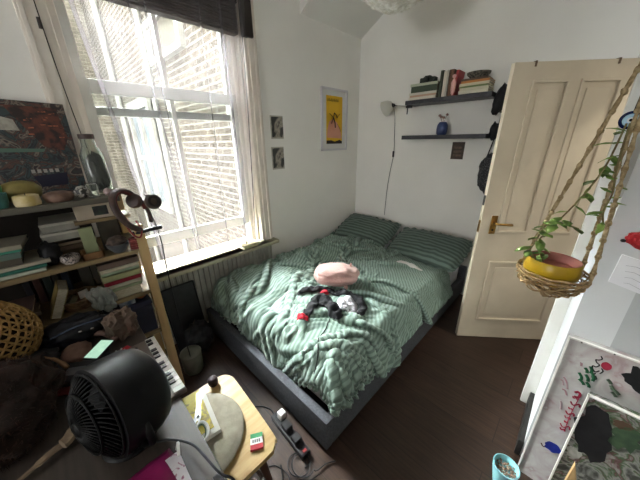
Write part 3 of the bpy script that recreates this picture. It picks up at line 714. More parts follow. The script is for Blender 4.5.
# ================================================================== LEFT WALL PICTURES
f = thing('framed_poster', 'yellow poster in a thin white frame on the window wall', 'picture', (-2.07, 2.35, 1.465))
x = XW
link('frame', B().box(x, x+.022, 2.145, 2.165, 1.465, 2.08, bev=.002).box(x, x+.022, 2.545, 2.565, 1.465, 2.08, bev=.002).box(x, x+.022, 2.145, 2.565, 1.465, 1.485, bev=.002).box(x, x+.022, 2.145, 2.565, 2.06, 2.08, bev=.002), mat('frame_lilac_white', '#cfcdd2', None, 5, .4), f)
link('mount', B().box(x, x+.008, 2.16, 2.55, 1.48, 2.065), mat('mount_white', '#d8d7d4', None, 5, .8), f)
yy = B().box(x+.008, x+.0095, 2.225, 2.485, 1.535, 2.01); po = link('print', yy, mat('poster_yellow', '#e0b21c', '#d8a61a', 3, .6), f, label='yellow print')
q = B(); X = x+.010
def disc(yc, zc, ry, rz, seed=0, n=18, amp=.15, x_=None):
    return [(x_ if x_ is not None else X, yc+ry*math.cos(2*PI*i/n)*(1+amp*math.sin(3*i+seed)), zc+rz*math.sin(2*PI*i/n)*(1+amp*math.cos(2*i+seed))) for i in range(n)]
q.poly([(X, 2.235, 1.60), (X, 2.475, 1.59), (X, 2.46, 1.66), (X, 2.40, 1.75), (X, 2.33, 1.79), (X, 2.27, 1.76), (X, 2.24, 1.68)])
link('poster_pink_shape', q, mat('poster_pink', '#d0957e', '#c88870', 8, .6), po)
q = B(); X = x+.0108
q.poly([(X, 2.225, 1.535), (X, 2.485, 1.535), (X, 2.485, 1.56), (X, 2.44, 1.575), (X, 2.36, 1.558), (X, 2.30, 1.572), (X, 2.225, 1.57)])
for (a0, a1, c0, c1, r_) in ((2.30, 2.35, 1.74, 1.85, .010), (2.35, 2.40, 1.85, 1.80, .008), (2.34, 2.37, 1.80, 1.70, .009), (2.27, 2.33, 1.84, 1.80, .006), (2.38, 2.44, 1.80, 1.84, .005), (2.40, 2.46, 1.74, 1.66, .003)):
    q.tube([(X, a0, c0), (X+.001, (a0+a1)/2+.006, (c0+c1)/2), (X, a1, c1)], r_, 6, flat=.12)
for k in range(7): q.tube([(X, 2.245+k*.026, 1.955), (X, 2.250+k*.026, 1.985), (X, 2.262+k*.026, 1.96)], .0035, 5, flat=.2)
link('poster_dark_marks', q, mat('poster_ink', '#2a1c14', None, 5, .6), po, kind='stuff')
M_ph = mat_paint('photo_print', [(0, '#20201e'), (.44, '#3a3a36'), (.5, '#a39c8e'), (.56, '#54504a'), (.64, '#b8b2a4'), (1, '#2a2a28')], 8, .5, .8)
for (z0, z1, yb, lb) in ((1.59, 1.785, 1.505, 'upper of two black and white photo prints beside the window'), (1.32, 1.52, 1.495, 'lower of two black and white photo prints beside the window')):
    ph = tag(link('photo_print', B().box(x-.0005, x+.002, yb, yb+.14, z0, z1), M_ph), lb, 'photo', 'photo prints on the window wall')
    link('photo_border', B().box(x+.002, x+.003, yb, yb+.14, z0, z0+.012).box(x+.002, x+.003, yb, yb+.14, z1-.010, z1).box(x+.002, x+.003, yb, yb+.010, z0, z1), mat('photo_white', '#b5b0a4', None, 5, .6), ph)
# sill item
q = B(); sb = book(-2.045, 1.13, .6645, .09, .15, .030, '#cfc59c', 'small cream book lying on the window sill', None, rot=.05)
q = B().box(-2.10, -2.02, 1.18, 1.25, .6645, .685, bev=.004); tag(link('soap_dish', q, mat('pale_lime', '#c3c79a', None, 5, .5)), 'small pale dish beside the book on the sill', 'dish')

# ================================================================== PENDANT
p = thing('pendant_lamp', 'round white capiz style pendant lampshade near the ceiling', 'lamp', (-1.13, 1.87, 2.36))
q = B().blob((-1.13, 1.87, 2.615), (.275, .275, .255), 5, .07, 6, 3)
M_cap = mat('capiz_white', '#f6f4ee', '#dcd8cc', 34, .35, bump=1, bscale=24, bdist=.03)
link('lamp_shade', q, M_cap, p, smooth=25)
q = B()
for k in range(15):
    a = k*2.4; r0 = .245; zz = 2.47+.012*k
    c = Vector((-1.13+r0*math.cos(a), 1.87+r0*math.sin(a), zz))
    q.add([c+Vector((-.03*math.sin(a), .03*math.cos(a), .02)), c+Vector((.03*math.sin(a), -.03*math.cos(a), .02)), c+Vector((.02*math.cos(a), .02*math.sin(a), -.035))], [(0, 1, 2)])
link('shell_disc', q, M_cap, p, kind='stuff')
q = B().cyl((-1.13, 1.87, 2.83), (-1.13, 1.87, ZC-.03), .004).cyl((-1.13, 1.87, ZC-.03), (-1.13, 1.87, ZC), .045); link('flex', q, M_white, p)

# ================================================================== RIGHT: canvases, paper, bag, bowl
def quadbox(x0, x1, yb, yt, z0, z1, t): # leaning slab: bottom at y=yb, top at y=yt
    return [(x0, yb, z0), (x1, yb, z0), (x1, yt, z1), (x0, yt, z1)], (0, t, 0)
cv = thing('large_canvas', 'large white painted canvas with coloured daubs leaning on the grey wall', 'painting', (.5, 1.31, 0))
yb_, yt_ = 1.275, 1.318
pts, dvec = quadbox(.126, .95, yb_, yt_, .0, .805, .035)
link('canvas_board', B().prism(pts, dvec), [mat_paint('canvas_ground', [(0, '#a9a8a6'), (.42, '#b6b5b1'), (.60, '#aaa09f'), (.66, '#9c8a8b'), (.72, '#b0aeaa'), (1, '#bab9b5')], 9, .8, 1.5)], cv)
q = B()
def cy(z): return yb_+(yt_-yb_)*z/.805
q.prism([(.120, cy(0)-.006, 0), (.126, cy(0)-.006, 0), (.126, cy(.805)-.006, .811), (.120, cy(.805)-.006, .811)], (0, .009, 0))
q.prism([(.120, cy(.8)-.006, .805), (.956, cy(.8)-.006, .805), (.956, cy(.805)-.006, .811), (.120, cy(.805)-.006, .811)], (0, .009, 0))
link('canvas_edge', q, mat('canvas_edge_white', '#dad8d2', None, 5, .7), cv, label='bright white edge strip')
def daub(pts, r, m, n=6, name='paint_stroke'):
    q = B(); q.tube(smooth_path([(a, cy(z)-.001, z) for a, z in pts], 5), r, n, flat=1); 
    q.v = [(v[0], cy(v[2])-.001+(v[1]-cy(v[2]))*.15, v[2]) for v in q.v]
    return link(name, q, m, cv, smooth=True)
P_red = mat('paint_crimson', '#a52440', '#8c1c36', 20, .5); P_grn = mat('paint_green', '#1f5c3a', '#174a30', 20, .5); P_blk = mat('paint_black', '#0e0e10', '#18181a', 30, .55); P_blu = mat('paint_blue', '#20308c', '#1a2670', 20, .45)
def patch(cx, cz, rx, rz, m, seed, amp=.2, rot=0, name='paint_patch', par=None, cyf=None):
    f_ = cyf or cy; q = B(); n = 26; V = []
    for i in range(n):
        a = 2*PI*i/n; k = 1+amp*noise.noise(Vector((math.cos(a)*2+seed, math.sin(a)*2, seed)))*2
        u_, w_ = rx*k*math.cos(a), rz*k*math.sin(a); V.append((cx+u_*math.cos(rot)-w_*math.sin(rot), cz+u_*math.sin(rot)+w_*math.cos(rot)))
    q.prism([(a, f_(c)-.0025, c) for a, c in V], (0, .0022, 0)); return link(name, q, m, par or cv)
patch(.245, .742, .014, .017, P_red, 3, .08)
patch(.335, .735, .040, .048, P_blk, 5, .25, .3)
patch(.203, .245, .027, .026, P_blu, 8, .12); daub([(.19, .235), (.175, .222), (.165, .235)], .003, mat('paint_brown', '#4a2a24', None, 5, .5))
for (a, c, e, g) in ((.196, .700, .206, .68), (.208, .715, .216, .685), (.186, .668, .200, .640), (.205, .672, .218, .645), (.220, .69, .229, .655), (.193, .64, .212, .622), (.215, .64, .227, .62)):
    daub([(a, c), ((a+e)/2+.004, (c+g)/2), (e, g)], .0055, P_grn)
daub([(.222, .775), (.228, .765), (.221, .755), (.214, .752), (.219, .742), (.228, .735), (.222, .722), (.213, .722), (.216, .708), (.226, .70), (.234, .712)], .0022, P_blk)
daub([(.228, .695), (.222, .68), (.228, .665), (.236, .672), (.230, .684)], .0022, P_blk); daub([(.236, .725), (.243, .715), (.238, .700)], .0022, P_blk)
for i, (a, c) in enumerate(((.203, .545), (.210, .515), (.204, .485), (.207, .46), (.206, .435), (.208, .41), (.209, .385), (.207, .365))):
    k_ = (.6, 1.3, .5, 1.2, .8, .4, 1.4, .7)[i]; daub([(a-.010*k_, c+.006), (a-.002, c-.005*k_), (a+.010*k_, c+.008*k_), (a+.013*k_, c-.004)], .0026+.0008*(i % 2), P_red)
daub([(.198, .57), (.206, .58), (.214, .572), (.212, .555), (.20, .552)], .005, P_red)
daub([(.215, .56), (.212, .45), (.216, .36)], .0018, P_red)
P_pk = mat('paint_faded_pink', '#a87f86', '#a08b8e', 30, .6)
for (a, c, e, g) in ((.15, .62, .175, .57), (.16, .56, .18, .54), (.145, .60, .16, .58), (.26, .60, .29, .575), (.17, .50, .18, .46), (.18, .71, .185, .70)): daub([(a, c), ((a+e)/2, (c+g)/2+.01), (e, g)], .004, P_pk)
P_dg = mat('paint_dull_green', '#5f6f5c', '#4c5c4c', 30, .6)
for (a, c, e, g) in ((.262, .69, .275, .675), (.28, .66, .305, .645), (.285, .645, .30, .63), (.275, .67, .285, .655)): daub([(a, c), ((a+e)/2+.002, (c+g)/2), (e, g)], .006, P_dg)
for k in range(4): link('staple', B().cyl((.16+.09*k, cy(.8)-.007, .806), (.16+.09*k, cy(.8)-.009, .806), .003, n=8), M_chrome, cv)
# smaller canvas in front
c2 = thing('small_canvas', 'smaller dark painted canvas with green and black swirls leaning in front', 'painting', (.45, 1.17, 0))
y0, y1 = 1.12, 1.155; cy2 = lambda z: y0+(y1-y0)*z/.70
pts, dvec = quadbox(.212, .80, y0, y1, 0, .697, .03)
link('canvas_board', B().prism(pts, dvec), mat_paint('swirl_paint', [(0, '#23231f'), (.38, '#3a3a34'), (.46, '#6d6f6a'), (.51, '#8b8a84'), (.56, '#3f5a3a'), (.60, '#5d3a3a'), (.66, '#8d8a86'), (1, '#2a2a26')], 9, .6, 3), c2)
q = B().prism([(.206, cy2(0)-.005, 0), (.2115, cy2(0)-.005, 0), (.2115, cy2(.7)-.005, .703), (.206, cy2(.7)-.005, .703)], (0, .009, 0)).prism([(.206, cy2(.69)-.005, .698), (.806, cy2(.69)-.005, .698), (.806, cy2(.70)-.005, .703), (.206, cy2(.70)-.005, .703)], (0, .012, 0))
link('canvas_edge', q, mat('canvas_edge_white', '#dad8d2'), c2, label='bright white edge strip')
patch(.256, .555, .046, .120, P_blk, 12, .22, .15, par=c2, cyf=cy2)
patch(.325, .60, .035, .05, mat('paint_moss', '#3c5238', '#2e4230', 30, .6), 15, .3, par=c2, cyf=cy2)
patch(.305, .645, .022, .018, mat('paint_umber', '#4f3b2c', None, 9, .6), 17, .3, par=c2, cyf=cy2)
patch(.235, .43, .020, .025, mat('paint_offwhite', '#9d9c94', '#86857e', 40, .6), 22, .3, par=c2, cyf=cy2)
# paper sheet, red bag pinned, wooden stick, bowl
f = thing('paper_sheet', 'white sheet of paper with faint pencil marks stuck on the grey wall', 'paper', (.21, 1.357, 1.11))
q = B().prism([(.171, 1.3555, 1.177), (.166, 1.3555, 1.066), (.262, 1.3555, 1.044), (.268, 1.3555, 1.158)], (0, .005, 0)); link('sheet', q, mat('paper_white', '#dcdcde', '#d4d4d8', 4, .8), f)
q = B()
for k in range(4): q.tube([(.19+.004*k, 1.3552, 1.14-k*.022), (.215, 1.3552, 1.142-k*.022), (.245, 1.3552, 1.13-k*.022)], .0007, 4)
link('pencil_marks', q, mat('pencil', '#8d8d92', None, 5, .8), f)
q = B().blob((.212, 1.325, 1.243), (.052, .034, .030), 4, .15, 3, 6, M=Matrix.Rotation(.1, 4, 'Y'))
rb = link('red_pouch', q, mat('red_knit', '#a81c24', '#8c141c', 60, .9, bump=.5, bscale=120), smooth=True); tag(rb, 'small red knitted pouch hanging on the grey wall above the paper', 'pouch')
link('pouch_tip', B().blob((.158, 1.335, 1.232), (.008, .008, .006), 2), M_blackm, rb, smooth=True)
q = B().box(.222, .29, 1.353, 1.3595, 1.29, 1.40); ph = tag(link('photo_print', q, mat_paint('colour_photo', [(0, '#33343a'), (.45, '#7e8488'), (.55, '#b4a79c'), (1, '#3d4450')], 24, .4, 1)), 'small colour photo print on the grey wall above the red pouch', 'photo')
q = B().prism([(.232, 1.085, .0), (.262, 1.085, 0), (.262, 1.085, .36), (.240, 1.085, .432)], (0, .02, 0))
tag(link('wooden_stake', q, M_pine), 'pale wooden stake with a cut tip standing before the small canvas', 'stake')
pb = thing('plant_bowl', 'light blue rimmed bowl of brown gravel on the floor', 'bowl', (.085, 1.155, 0))
q = B().lathe([(0, 0), (.032, 0), (.050, .10), (.054, .128), (.050, .130), (.046, .115), (.042, .10), (0, .10)], (.075, 1.150, 0)); link('bowl_wall', q, mat('aqua_glaze', '#7fb3b8', '#6ea3aa', 14, .3), pb, smooth=50)
q = B()
for k in range(90):
    a = random.random()*2*PI; r_ = .042*math.sqrt(random.random()); q.blob((.075+r_*math.cos(a), 1.150+r_*math.sin(a), .104+random.random()*.006), (.005, .004, .004), 1, .3, 2, k)
link('gravel', q, mat('gravel', '#6b4f3c', '#8a7868', 200, .8), pb, kind='stuff')

# ================================================================== HANGING PLANTER
hp = thing('hanging_planter', 'macrame hanger holding a round wicker basket beside the doorway', 'planter', (.005, .955, 1.13))
cx_, cyy, cz_ = .006, .968, 1.205
M_rope = mat('jute_rope', '#b09c78', '#8c7856', 80, .9, bump=.8, bscale=160)
M_wick = mat('wicker_tan', '#a88c62', '#7d6240', 60, .7)
q = B()
for zz, rr in ((0, .082), (-.010, .083)): q.tube([(cx_+rr*math.cos(a), cyy+rr*math.sin(a), cz_+zz+.002*math.sin(a*9)) for a in np.linspace(0, 2*PI, 40, endpoint=False)], .0032, 7, closed=True)
for lv in range(7):
    zz = -.012-lv*.0078; rr = .080*math.sqrt(max(.08, 1-(lv/7.6)**2.4))
    q.tube([(cx_+(rr+.003*math.sin(a*12+lv*PI))*math.cos(a), cyy+(rr+.003*math.sin(a*12+lv*PI))*math.sin(a), cz_+zz+.004*math.sin(a*7+lv*1.3)) for a in np.linspace(0, 2*PI, 60, endpoint=False)], .0019, 5, closed=True)
for k in range(24):
    a = 2*PI*k/24
    q.tube([(cx_+.081*math.cos(a+.25*t)*math.cos(t*1.45), cyy+.081*math.sin(a+.25*t)*math.cos(t*1.45), cz_-.060*math.sin(t*1.5)) for t in np.linspace(0, 1, 8)], .0018, 5)
link('wicker_basket', q, M_wick, hp, smooth=True)
# hanger: 3 knotted strands rising to a ring
top = Vector((.058, 1.07, 2.25))
q = B(); anch = []
for k, a in enumerate((2.7, .75, -.25)):
    st = Vector((cx_+.083*math.cos(a), cyy+.083*math.sin(a), cz_)); anch.append(st)
    kn = top-Vector((0, 0, .42))
    n_ = 60; pts = []; rs = []
    for i in range(n_+1):
        t = i/n_; p_ = st.lerp(kn, t); rs.append(.0030+.0022*abs(math.sin(t*38))); pts.append(p_)
    q.tube(pts, rs, 8)
    for i in range(0, 14):
        t = (i+.5)/14; p_ = st.lerp(kn, t); q.blob(p_, (.0068, .0068, .009), 2, .3, 4, i)
q.tube([top-Vector((0, 0, .42)), top], .009, 8)
link('macrame_hanger', q, M_rope, hp, smooth=True)
q = B(); under = Vector((cx_, cyy, cz_-.078))
for st in anch: q.tube([st, Vector((cx_, cyy, cz_))+(st-Vector((cx_, cyy, cz_)))*.75+Vector((0, 0, -.055)), under], .004, 6)
q.blob(under, (.012, .012, .014), 2, .2); link('hanger_cradle', q, M_rope, hp, smooth=True)
q = B().tube([top, top+Vector((0, 0, ZC-2.25))], .004, 6); link('hanging_cord', q, M_rope, hp)
py_ = thing('plant_pot', 'yellow glazed bowl with a pink inside sitting in the wicker basket', 'pot', (cx_-.004, cyy, 1.165))
zb = 1.168
q = B().lathe([(0, 0), (.046, 0), (.058, .010), (.0655, .035), (.064, .068), (.061, .072)], (cx_-.004, cyy, zb), n=40); link('pot_outside', q, mat('yellow_glaze', '#ac8c1c', '#9c7e14', 20, .3), py_, smooth=60)
q = B().lathe([(.061, .072), (.058, .070), (.058, .045), (0, .042)], (cx_-.004, cyy, zb), n=40); link('pot_inside', q, mat('terracotta_pink', '#9c5f50', '#8a5044', 20, .6), py_, smooth=60)
# trailing plant on the strands
tp = thing('trailing_plant', 'leafy green trailing plant winding up the macrame strands', 'plant', (cx_-.05, cyy-.02, 1.22))
q = B(); lf = B()
vines = [[(-.03, .95, 1.225), (-.055, .935, 1.262), (-.035, .955, 1.31), (-.01, .985, 1.36), (.02, 1.01, 1.43), (.04, 1.03, 1.50), (.05, 1.05, 1.60)],
         [(-.02, .95, 1.23), (-.045, .94, 1.29), (-.04, .945, 1.335), (-.01, .965, 1.345), (.03, 1.0, 1.33)],
         [(.055, 1.04, 1.60), (.06, 1.035, 1.50), (.07, 1.03, 1.43), (.066, 1.03, 1.38), (.08, 1.03, 1.33)]]
rnd = random.Random(5)
for vn in vines:
    sp = smooth_path(vn, 8); q.tube(sp, .0022, 5)
    for i in range(2, len(sp)-1, 2):
        p_ = sp[i]; dr = Vector((rnd.uniform(-1, 1), rnd.uniform(-1, 1), rnd.uniform(-.8, .4))).normalized(); s_ = rnd.uniform(.028, .048)
        sd = dr.cross(Vector((0, 0, 1))).normalized() if abs(dr.z) < .99 else Vector((1, 0, 0)); up_ = sd.cross(dr)
        w_ = s_*.27
        V = [p_, p_+dr*s_*.35+sd*w_, p_+dr*s_*.7+sd*w_*.8, p_+dr*s_-up_*.003, p_+dr*s_*.7-sd*w_*.8, p_+dr*s_*.35-sd*w_, p_+dr*s_*.5+up_*.003]
        lf.add(V, [(0, 1, 6), (1, 2, 6), (2, 3, 6), (3, 4, 6), (4, 5, 6), (5, 0, 6)])
link('stem', q, mat('stem_brown', '#7d7a4c', '#6a5a3a', 40, .7), tp, smooth=True)
link('leaf', lf, mat('leaf_green', '#5c7a38', '#7f9a48', 30, .5), tp, smooth=True, solid=.0012, kind='stuff')
ee = thing('evil_eye_charm', 'round blue glass eye charm hanging among the ropes', 'charm', (.063, 1.20, 1.60))
fwd = Vector((.0, 1.2, .04)).normalized(); Me = Matrix.Rotation(PI/2+.05, 4, 'X')
for nm, r_, o_, c in (('glass_disc', .024, 0, '#14204a'), ('pale_ring', .0165, .004, '#a8cce0'), ('white_ring', .0085, .0055, '#e8ecec'), ('pupil', .0042, .007, '#101420')):
    link(nm, B().lathe([(0, .003), (r_*.8, .003), (r_, 0), (r_*.8, -.003), (0, -.003)], (.062, 1.19-o_, 1.612), M=Me, n=28), mat('eye_'+c[1:], c, None, 5, .15), ee, smooth=40)
link('charm_cord', B().tube([(.062, 1.19, 1.634), (.064, 1.12, 1.75), (.060, 1.075, 1.84)], .0015, 5), M_blackm, ee)
q = B().blob((.068, 1.10, 1.80), (.022, .02, .05), 3, .35, 3, 4); tag(link('dark_tassel', q, M_blackm, smooth=True), 'dark tassel near the top of the macrame hanger', 'tassel')

# ================================================================== SHELF UNIT (left)
su = thing('shelving_unit', 'open wooden shelving unit beside the window', 'shelving', (-1.86, -.35, 0))
SX0, SX1, SY0, SY1 = -2.06, -1.63, -1.05, .285
M_pbd = mat('shelf_board_grey', '#5a564c', '#4c483f', 16, .5, stretch=(1, .2, 1))
link('shelf_board', B().box(SX0, SX1, SY0, .225, 1.300, 1.325, bev=.002), M_pbd, su, label='grey painted top board')
for z in (1.03, .775, .50): link('shelf_board', B().box(SX0, SX1, SY0, SY1-.01, z-.022, z, bev=.002), M_pinedark, su)
for (x_, y_) in ((SX1-.045, .245), (SX0, .245), (SX1-.045, SY0), (SX0, SY0)):
    zt = 1.30 if y_ < 0 or x_ < -2 else 1.16
    if x_ > -2 and y_ > 0:
        link('post', B().box(x_+.005, x_+.05, y_+.0, y_+.045, 0, zt, bev=.003), M_pine, su, label='pale pine corner post')
    else: link('post', B().box(x_, x_+.045, y_, y_+.045, 0, zt, bev=.003), M_pine, su)
link('shade_panel', B().box(-2.078, -2.062, SY0, SY1+.005, .02, 1.298), mat('shade_panel_brown', '#2c2620', '#241f1a', 8, .8), su)  # dark sheet added for the shade behind the shelf items
q = B().cyl((-1.64, .235, 1.118), (-1.60, .372, 1.135), .011, n=12); pg = tag(link('peg_bar', q, M_black), 'short black peg bar fixed to the top of the pine post', 'hook')
# headphones hanging on the peg
h = thing('headphones', 'brown over-ear headphones hanging from the peg on the post', 'headphones', (-1.60, .29, 1.15))
M_hp = mat('headphone_brown', '#4a3730', '#3a2b26', 20, .5); M_hpi = mat('headphone_maroon', '#5c2626', None, 9, .7)
IR = Vector((.16, .987, 0)); IU = Vector((-.18, .03, .983)).normalized(); ID = IR.cross(IU)     # across, up, towards the room
hc = Vector((-1.615, .262, 1.248)); mj = (.384*IR-.872*IU).normalized(); mn_ = (.56*(.94*IR+.5*IU)-.83*ID).normalized()
arc = [hc+mj*(.112*math.cos(t))+mn_*(.105*math.sin(t)) for t in np.linspace(.55, 2*PI-.55, 30)]
link('headband', B().tube(arc, .0105, 10, flat=1.4), M_hp, h, smooth=True)
link('headband_lining', B().tube([hc+(p_-hc)*.88 for p_ in arc[4:-4]], .007, 8, flat=1.7), M_hpi, h, smooth=True)
for c0, axis in ((hc+IR*.095+IU*.028+ID*.02, (IR*.35+ID*.9+IU*.1)), (hc+IR*.015+IU*.045-ID*.06, (IR*.5-ID*.8))):
    Mc = axis.normalized().to_track_quat('Z', 'Y').to_matrix().to_4x4()
    ec = link('ear_cup', B().lathe([(0, -.016), (.030, -.014), (.038, -.006), (.040, .004), (.036, .012), (0, .012)], c0, M=Mc), M_hp, h, smooth=40)
    link('ear_pad', B().lathe([(.016, .012), (.020, .024), (.032, .025), (.039, .013), (.036, .006)], c0, M=Mc), mat('ear_pad', '#2e2522', None, 6, .8), ec, smooth=60)
    link('yoke', B().tube([c0+IU*.034+ID*.01, c0+IU*.040-IR*.03], .005, 6), M_hp, ec, smooth=True)
link('headphone_cable', B().tube(smooth_path([(-1.60, .33, 1.225), (-1.597, .345, 1.15), (-1.60, .352, 1.05), (-1.603, .348, .95), (-1.60, .345, .80), (-1.60, .345, .55), (-1.62, .36, .2)]), .0028, 6), M_blackm, h, smooth=True)
bd = thing('bead_necklace', 'string of dark red beads hanging below the headphones', 'necklace', (-1.63, .23, 1.1))
q = B()
for i, p_ in enumerate(smooth_path([(-1.605, .205, 1.235), (-1.60, .215, 1.18), (-1.605, .235, 1.12), (-1.61, .262, 1.10), (-1.605, .275, 1.14), (-1.60, .262, 1.19)], 7)): q.blob(p_, (.0055, .0055, .0055), 1)
link('bead', q, mat('bead_red', '#8c1f24', '#6c151c', 40, .4), bd, smooth=True, kind='stuff')

# --- top shelf
TZ = 1.3255
pa = thing('city_painting', 'unframed painting of red rooftops propped on the top shelf', 'painting', (-2.0, -.1, TZ))
q = B(); ytop = .165; V = [(-1.97, -.55, TZ), (-1.97, .140, TZ), (-2.03, .155, 1.765), (-2.03, -.53, 1.79)]
pm_ = mat_paint('rooftop_paint', [(0, '#1a2426'), (.38, '#2f3f42'), (.44, '#1c1a20'), (.475, '#465250'), (.50, '#231d24'), (.53, '#5a3a30'), (.56, '#2b3334'), (.60, '#7a6f62'), (.64, '#2a1e20'), (1, '#2c4a44')], 13, .6, 1.2)
link('canvas_board', B().prism(V, (-.018, 0, 0)), pm_, pa)
def pp(y, z): t = (z-TZ)/.45; return (-1.968-.06*t, y, z)
q = B().poly([pp(-.5, 1.76), pp(.12, 1.745), pp(.13, 1.60), pp(.10, 1.54), pp(.03, 1.56), pp(-.02, 1.66), pp(-.06, 1.745), pp(-.3, 1.74)])
link('painted_roofs', q, mat('paint_brick_red', '#5f352a', '#2c2321', 30, .6, lo=.40, hi=.60, detail=8), pa)
q = B().poly([pp(-.12, 1.71), pp(-.045, 1.685), pp(-.035, 1.635), pp(-.14, 1.64)]); link('painted_sign', q, mat('paint_pale', '#a8a498', '#8f8c82', 40, .6), pa)
q = B().poly([pp(-.45, 1.57), pp(.03, 1.55), pp(.02, 1.535), pp(-.45, 1.545)]); link('painted_band', q, mat('paint_teal', '#4e6a5c', None, 5, .6), pa)
q = B()
for k in range(5):
    y_ = -.05+k*.022; q.poly([pp(y_, 1.435), pp(y_+.014, 1.435), pp(y_+.014, 1.452), pp(y_, 1.452)])
link('painted_windows', q, mat('paint_cream', '#9c9890', None, 5, .6), pa)
q = B().poly([pp(-.05, 1.42), pp(.08, 1.43), pp(.07, 1.37), pp(-.03, 1.365)]); link('painted_street', q, mat('paint_navy', '#15152c', None, 5, .6), pa)
q = B()
for k in range(16):
    y_ = random.uniform(-.02, .12); z_ = random.uniform(1.58, 1.73); q.poly([pp(y_, z_), pp(y_+.02, z_), pp(y_+.02, z_+.006), pp(y_, z_+.006)])
q.v = [(v[0]+.0012, v[1], v[2]) for v in q.v]
link('painted_tiles', q, mat('paint_tile', '#38241f', '#a05a42', 60, .6), pa, kind='stuff')
def jar(name, c, prof, m, label, cat, n=24, extra=None):
    t = thing(name, label, cat, c); link('body', B().lathe(prof, c, n=n), m, t, smooth=50); return t
# glass jar with dark moss
M_clear = mat('jar_glass', '#e8efe8', None, 5, .05, trans=.92, ior=1.3)
jr = thing('glass_jar', 'tall lidded glass jar of dark foliage at the end of the top shelf', 'jar', (-1.80, .185, TZ))
link('glass', B().lathe([(0, 0), (.045, 0), (.048, .02), (.048, .19), (.030, .235), (.028, .27), (.026, .27), (.028, .235), (.044, .19), (.044, .02), (0, .01)], (-1.80, .185, TZ)), M_clear, jr, smooth=50)
link('foliage', B().blob((-1.80, .19, TZ+.11), (.040, .040, .095), 3, .4, 3, 4), mat('dark_moss', '#1c2018', '#2c3324', 40, .9), jr, smooth=40)
link('lid', B().cyl((-1.80, .185, TZ+.268), (-1.80, .185, TZ+.29), .032), mat('lid_brown', '#3a2a26', None, 6, .5), jr)
def small(name, label, cat, c, prof, m, n=24): 
    o = link(name, B().lathe(prof, c, n=n), m, smooth=50); return tag(o, label, cat)
cdl = small('candle', 'squat pale yellow wax candle on the top shelf', 'candle', (-1.68, -.088, TZ), [(0, 0), (.040, 0), (.043, .01), (.040, .042), (.030, .046), (.026, .040), (0, .038)], mat('yellow_wax', '#b6a062', '#c8b890', 18, .5))
link('wick', B().cyl((-1.68, -.088, TZ+.038), (-1.68, -.088, TZ+.052), .0015, n=6), M_blackm, cdl)
small('yellow_bowl', 'dull yellow round pot behind the candle on the top shelf', 'pot', (-1.79, -.10, TZ), [(0, 0), (.04, 0), (.065, .03), (.068, .06), (.05, .085), (.02, .095), (0, .096)], mat('mustard_clay', '#7d7038', '#6a5f30', 18, .6))
small('clay_dish', 'low brown clay dish in the middle of the top shelf', 'dish', (-1.70, .012, TZ), [(0, 0), (.045, 0), (.055, .018), (.050, .035), (.03, .043), (0, .044)], mat('brown_clay', '#6a5146', '#7d6255', 30, .6))
tag(link('skull_ornament', B().blob((-1.69, .098, TZ+.030), (.028, .028, .030), 3, .25, 4, 3, flatz=.029), mat_paint('silver_black', [(0, '#2a2a28'), (.48, '#3a3936'), (.52, '#a8a49c'), (1, '#bcb8b0')], 40, .4, 1), smooth=40), 'small silver and black patterned ornament on the top shelf', 'ornament')
small('teal_cup', 'teal glazed cup at the left end of the top shelf', 'cup', (-1.69, -.175, TZ), [(0, 0), (.03, 0), (.036, .03), (.038, .06), (.034, .06), (.03, .02), (0, .012)], mat('teal_glaze', '#3e7a78', '#2e5f5c', 18, .3))
small('green_cup', 'small green cup behind the teal cup on the top shelf', 'cup', (-1.76, -.185, TZ), [(0, 0), (.03, 0), (.036, .05), (.035, .09), (.031, .09), (.03, .02), (0, .012)], mat('green_glaze', '#3e8a50', '#2e6a3c', 18, .3))
ln = thing('glass_lantern', 'small metal edged glass lantern in front of the tall jar', 'lantern', (-1.70, .135, TZ))
q = B()
for (a, c) in ((0, 0), (.04, 0), (0, .04), (.04, .04)): q.box(-1.72+a, -1.717+a, .115+c, .118+c, TZ, TZ+.065)
for z_ in (TZ, TZ+.062): q.box(-1.72, -1.677, .115, .118, z_, z_+.003).box(-1.72, -1.677, .155, .158, z_, z_+.003).box(-1.72, -1.717, .115, .158, z_, z_+.003).box(-1.68, -1.677, .115, .158, z_, z_+.003)
link('lantern_frame', q, M_chrome, ln); link('lantern_glass', B().box(-1.7185, -1.6785, .1165, .1565, TZ+.002, TZ+.062), M_clear, ln)
tag(link('shell', B().blob((-1.67, .19, TZ+.020), (.020, .017, .019), 3, .2, 3, 3), mat('shell_pink', '#b09a98', '#8f7a7a', 40, .4), smooth=True), 'small pinkish shell at the right end of the top shelf', 'shell')

# --- second shelf (z 1.03)
Z2 = 1.0305; G2 = 'books and boxes on the second shelf'
z = Z2
for i, (w, l, t, c, lb) in enumerate(((.20, .26, .018, '#a8b0a4', 'pale book at the bottom of the left pile on the second shelf'), (.20, .25, .014, '#2f6a5a', 'green book near the bottom of the left second-shelf pile'), (.19, .26, .016, '#a59f8f', 'grey cream book in the lower left pile'))):
    book(-1.75, -.245+.01*i, z, w, l, t, c, lb, G2, rot=.02*i); z += t+.0005
for i, (w, l, t, c, lb) in enumerate(((.19, .22, .030, '#4a4238', 'brown book in the middle of the left pile'), (.19, .215, .026, '#53655f', 'grey green book near the top of the left pile'), (.18, .21, .010, '#3d8a74', 'thin bright green book near the top of the left pile'), (.18, .21, .020, '#8f8878', 'beige book on top of the left pile'))):
    book(-1.76, -.285+.01*i, z, w, l, t, c, lb, G2, rot=-.03*i); z += t+.0005
tag(link('black_pouch', B().blob((-1.73, -.088, Z2+.055), (.06, .038, .062), 3, .3, 3, 2, flatz=.054), M_blackm, smooth=True), 'soft black pouch standing between the books on the second shelf', 'pouch')
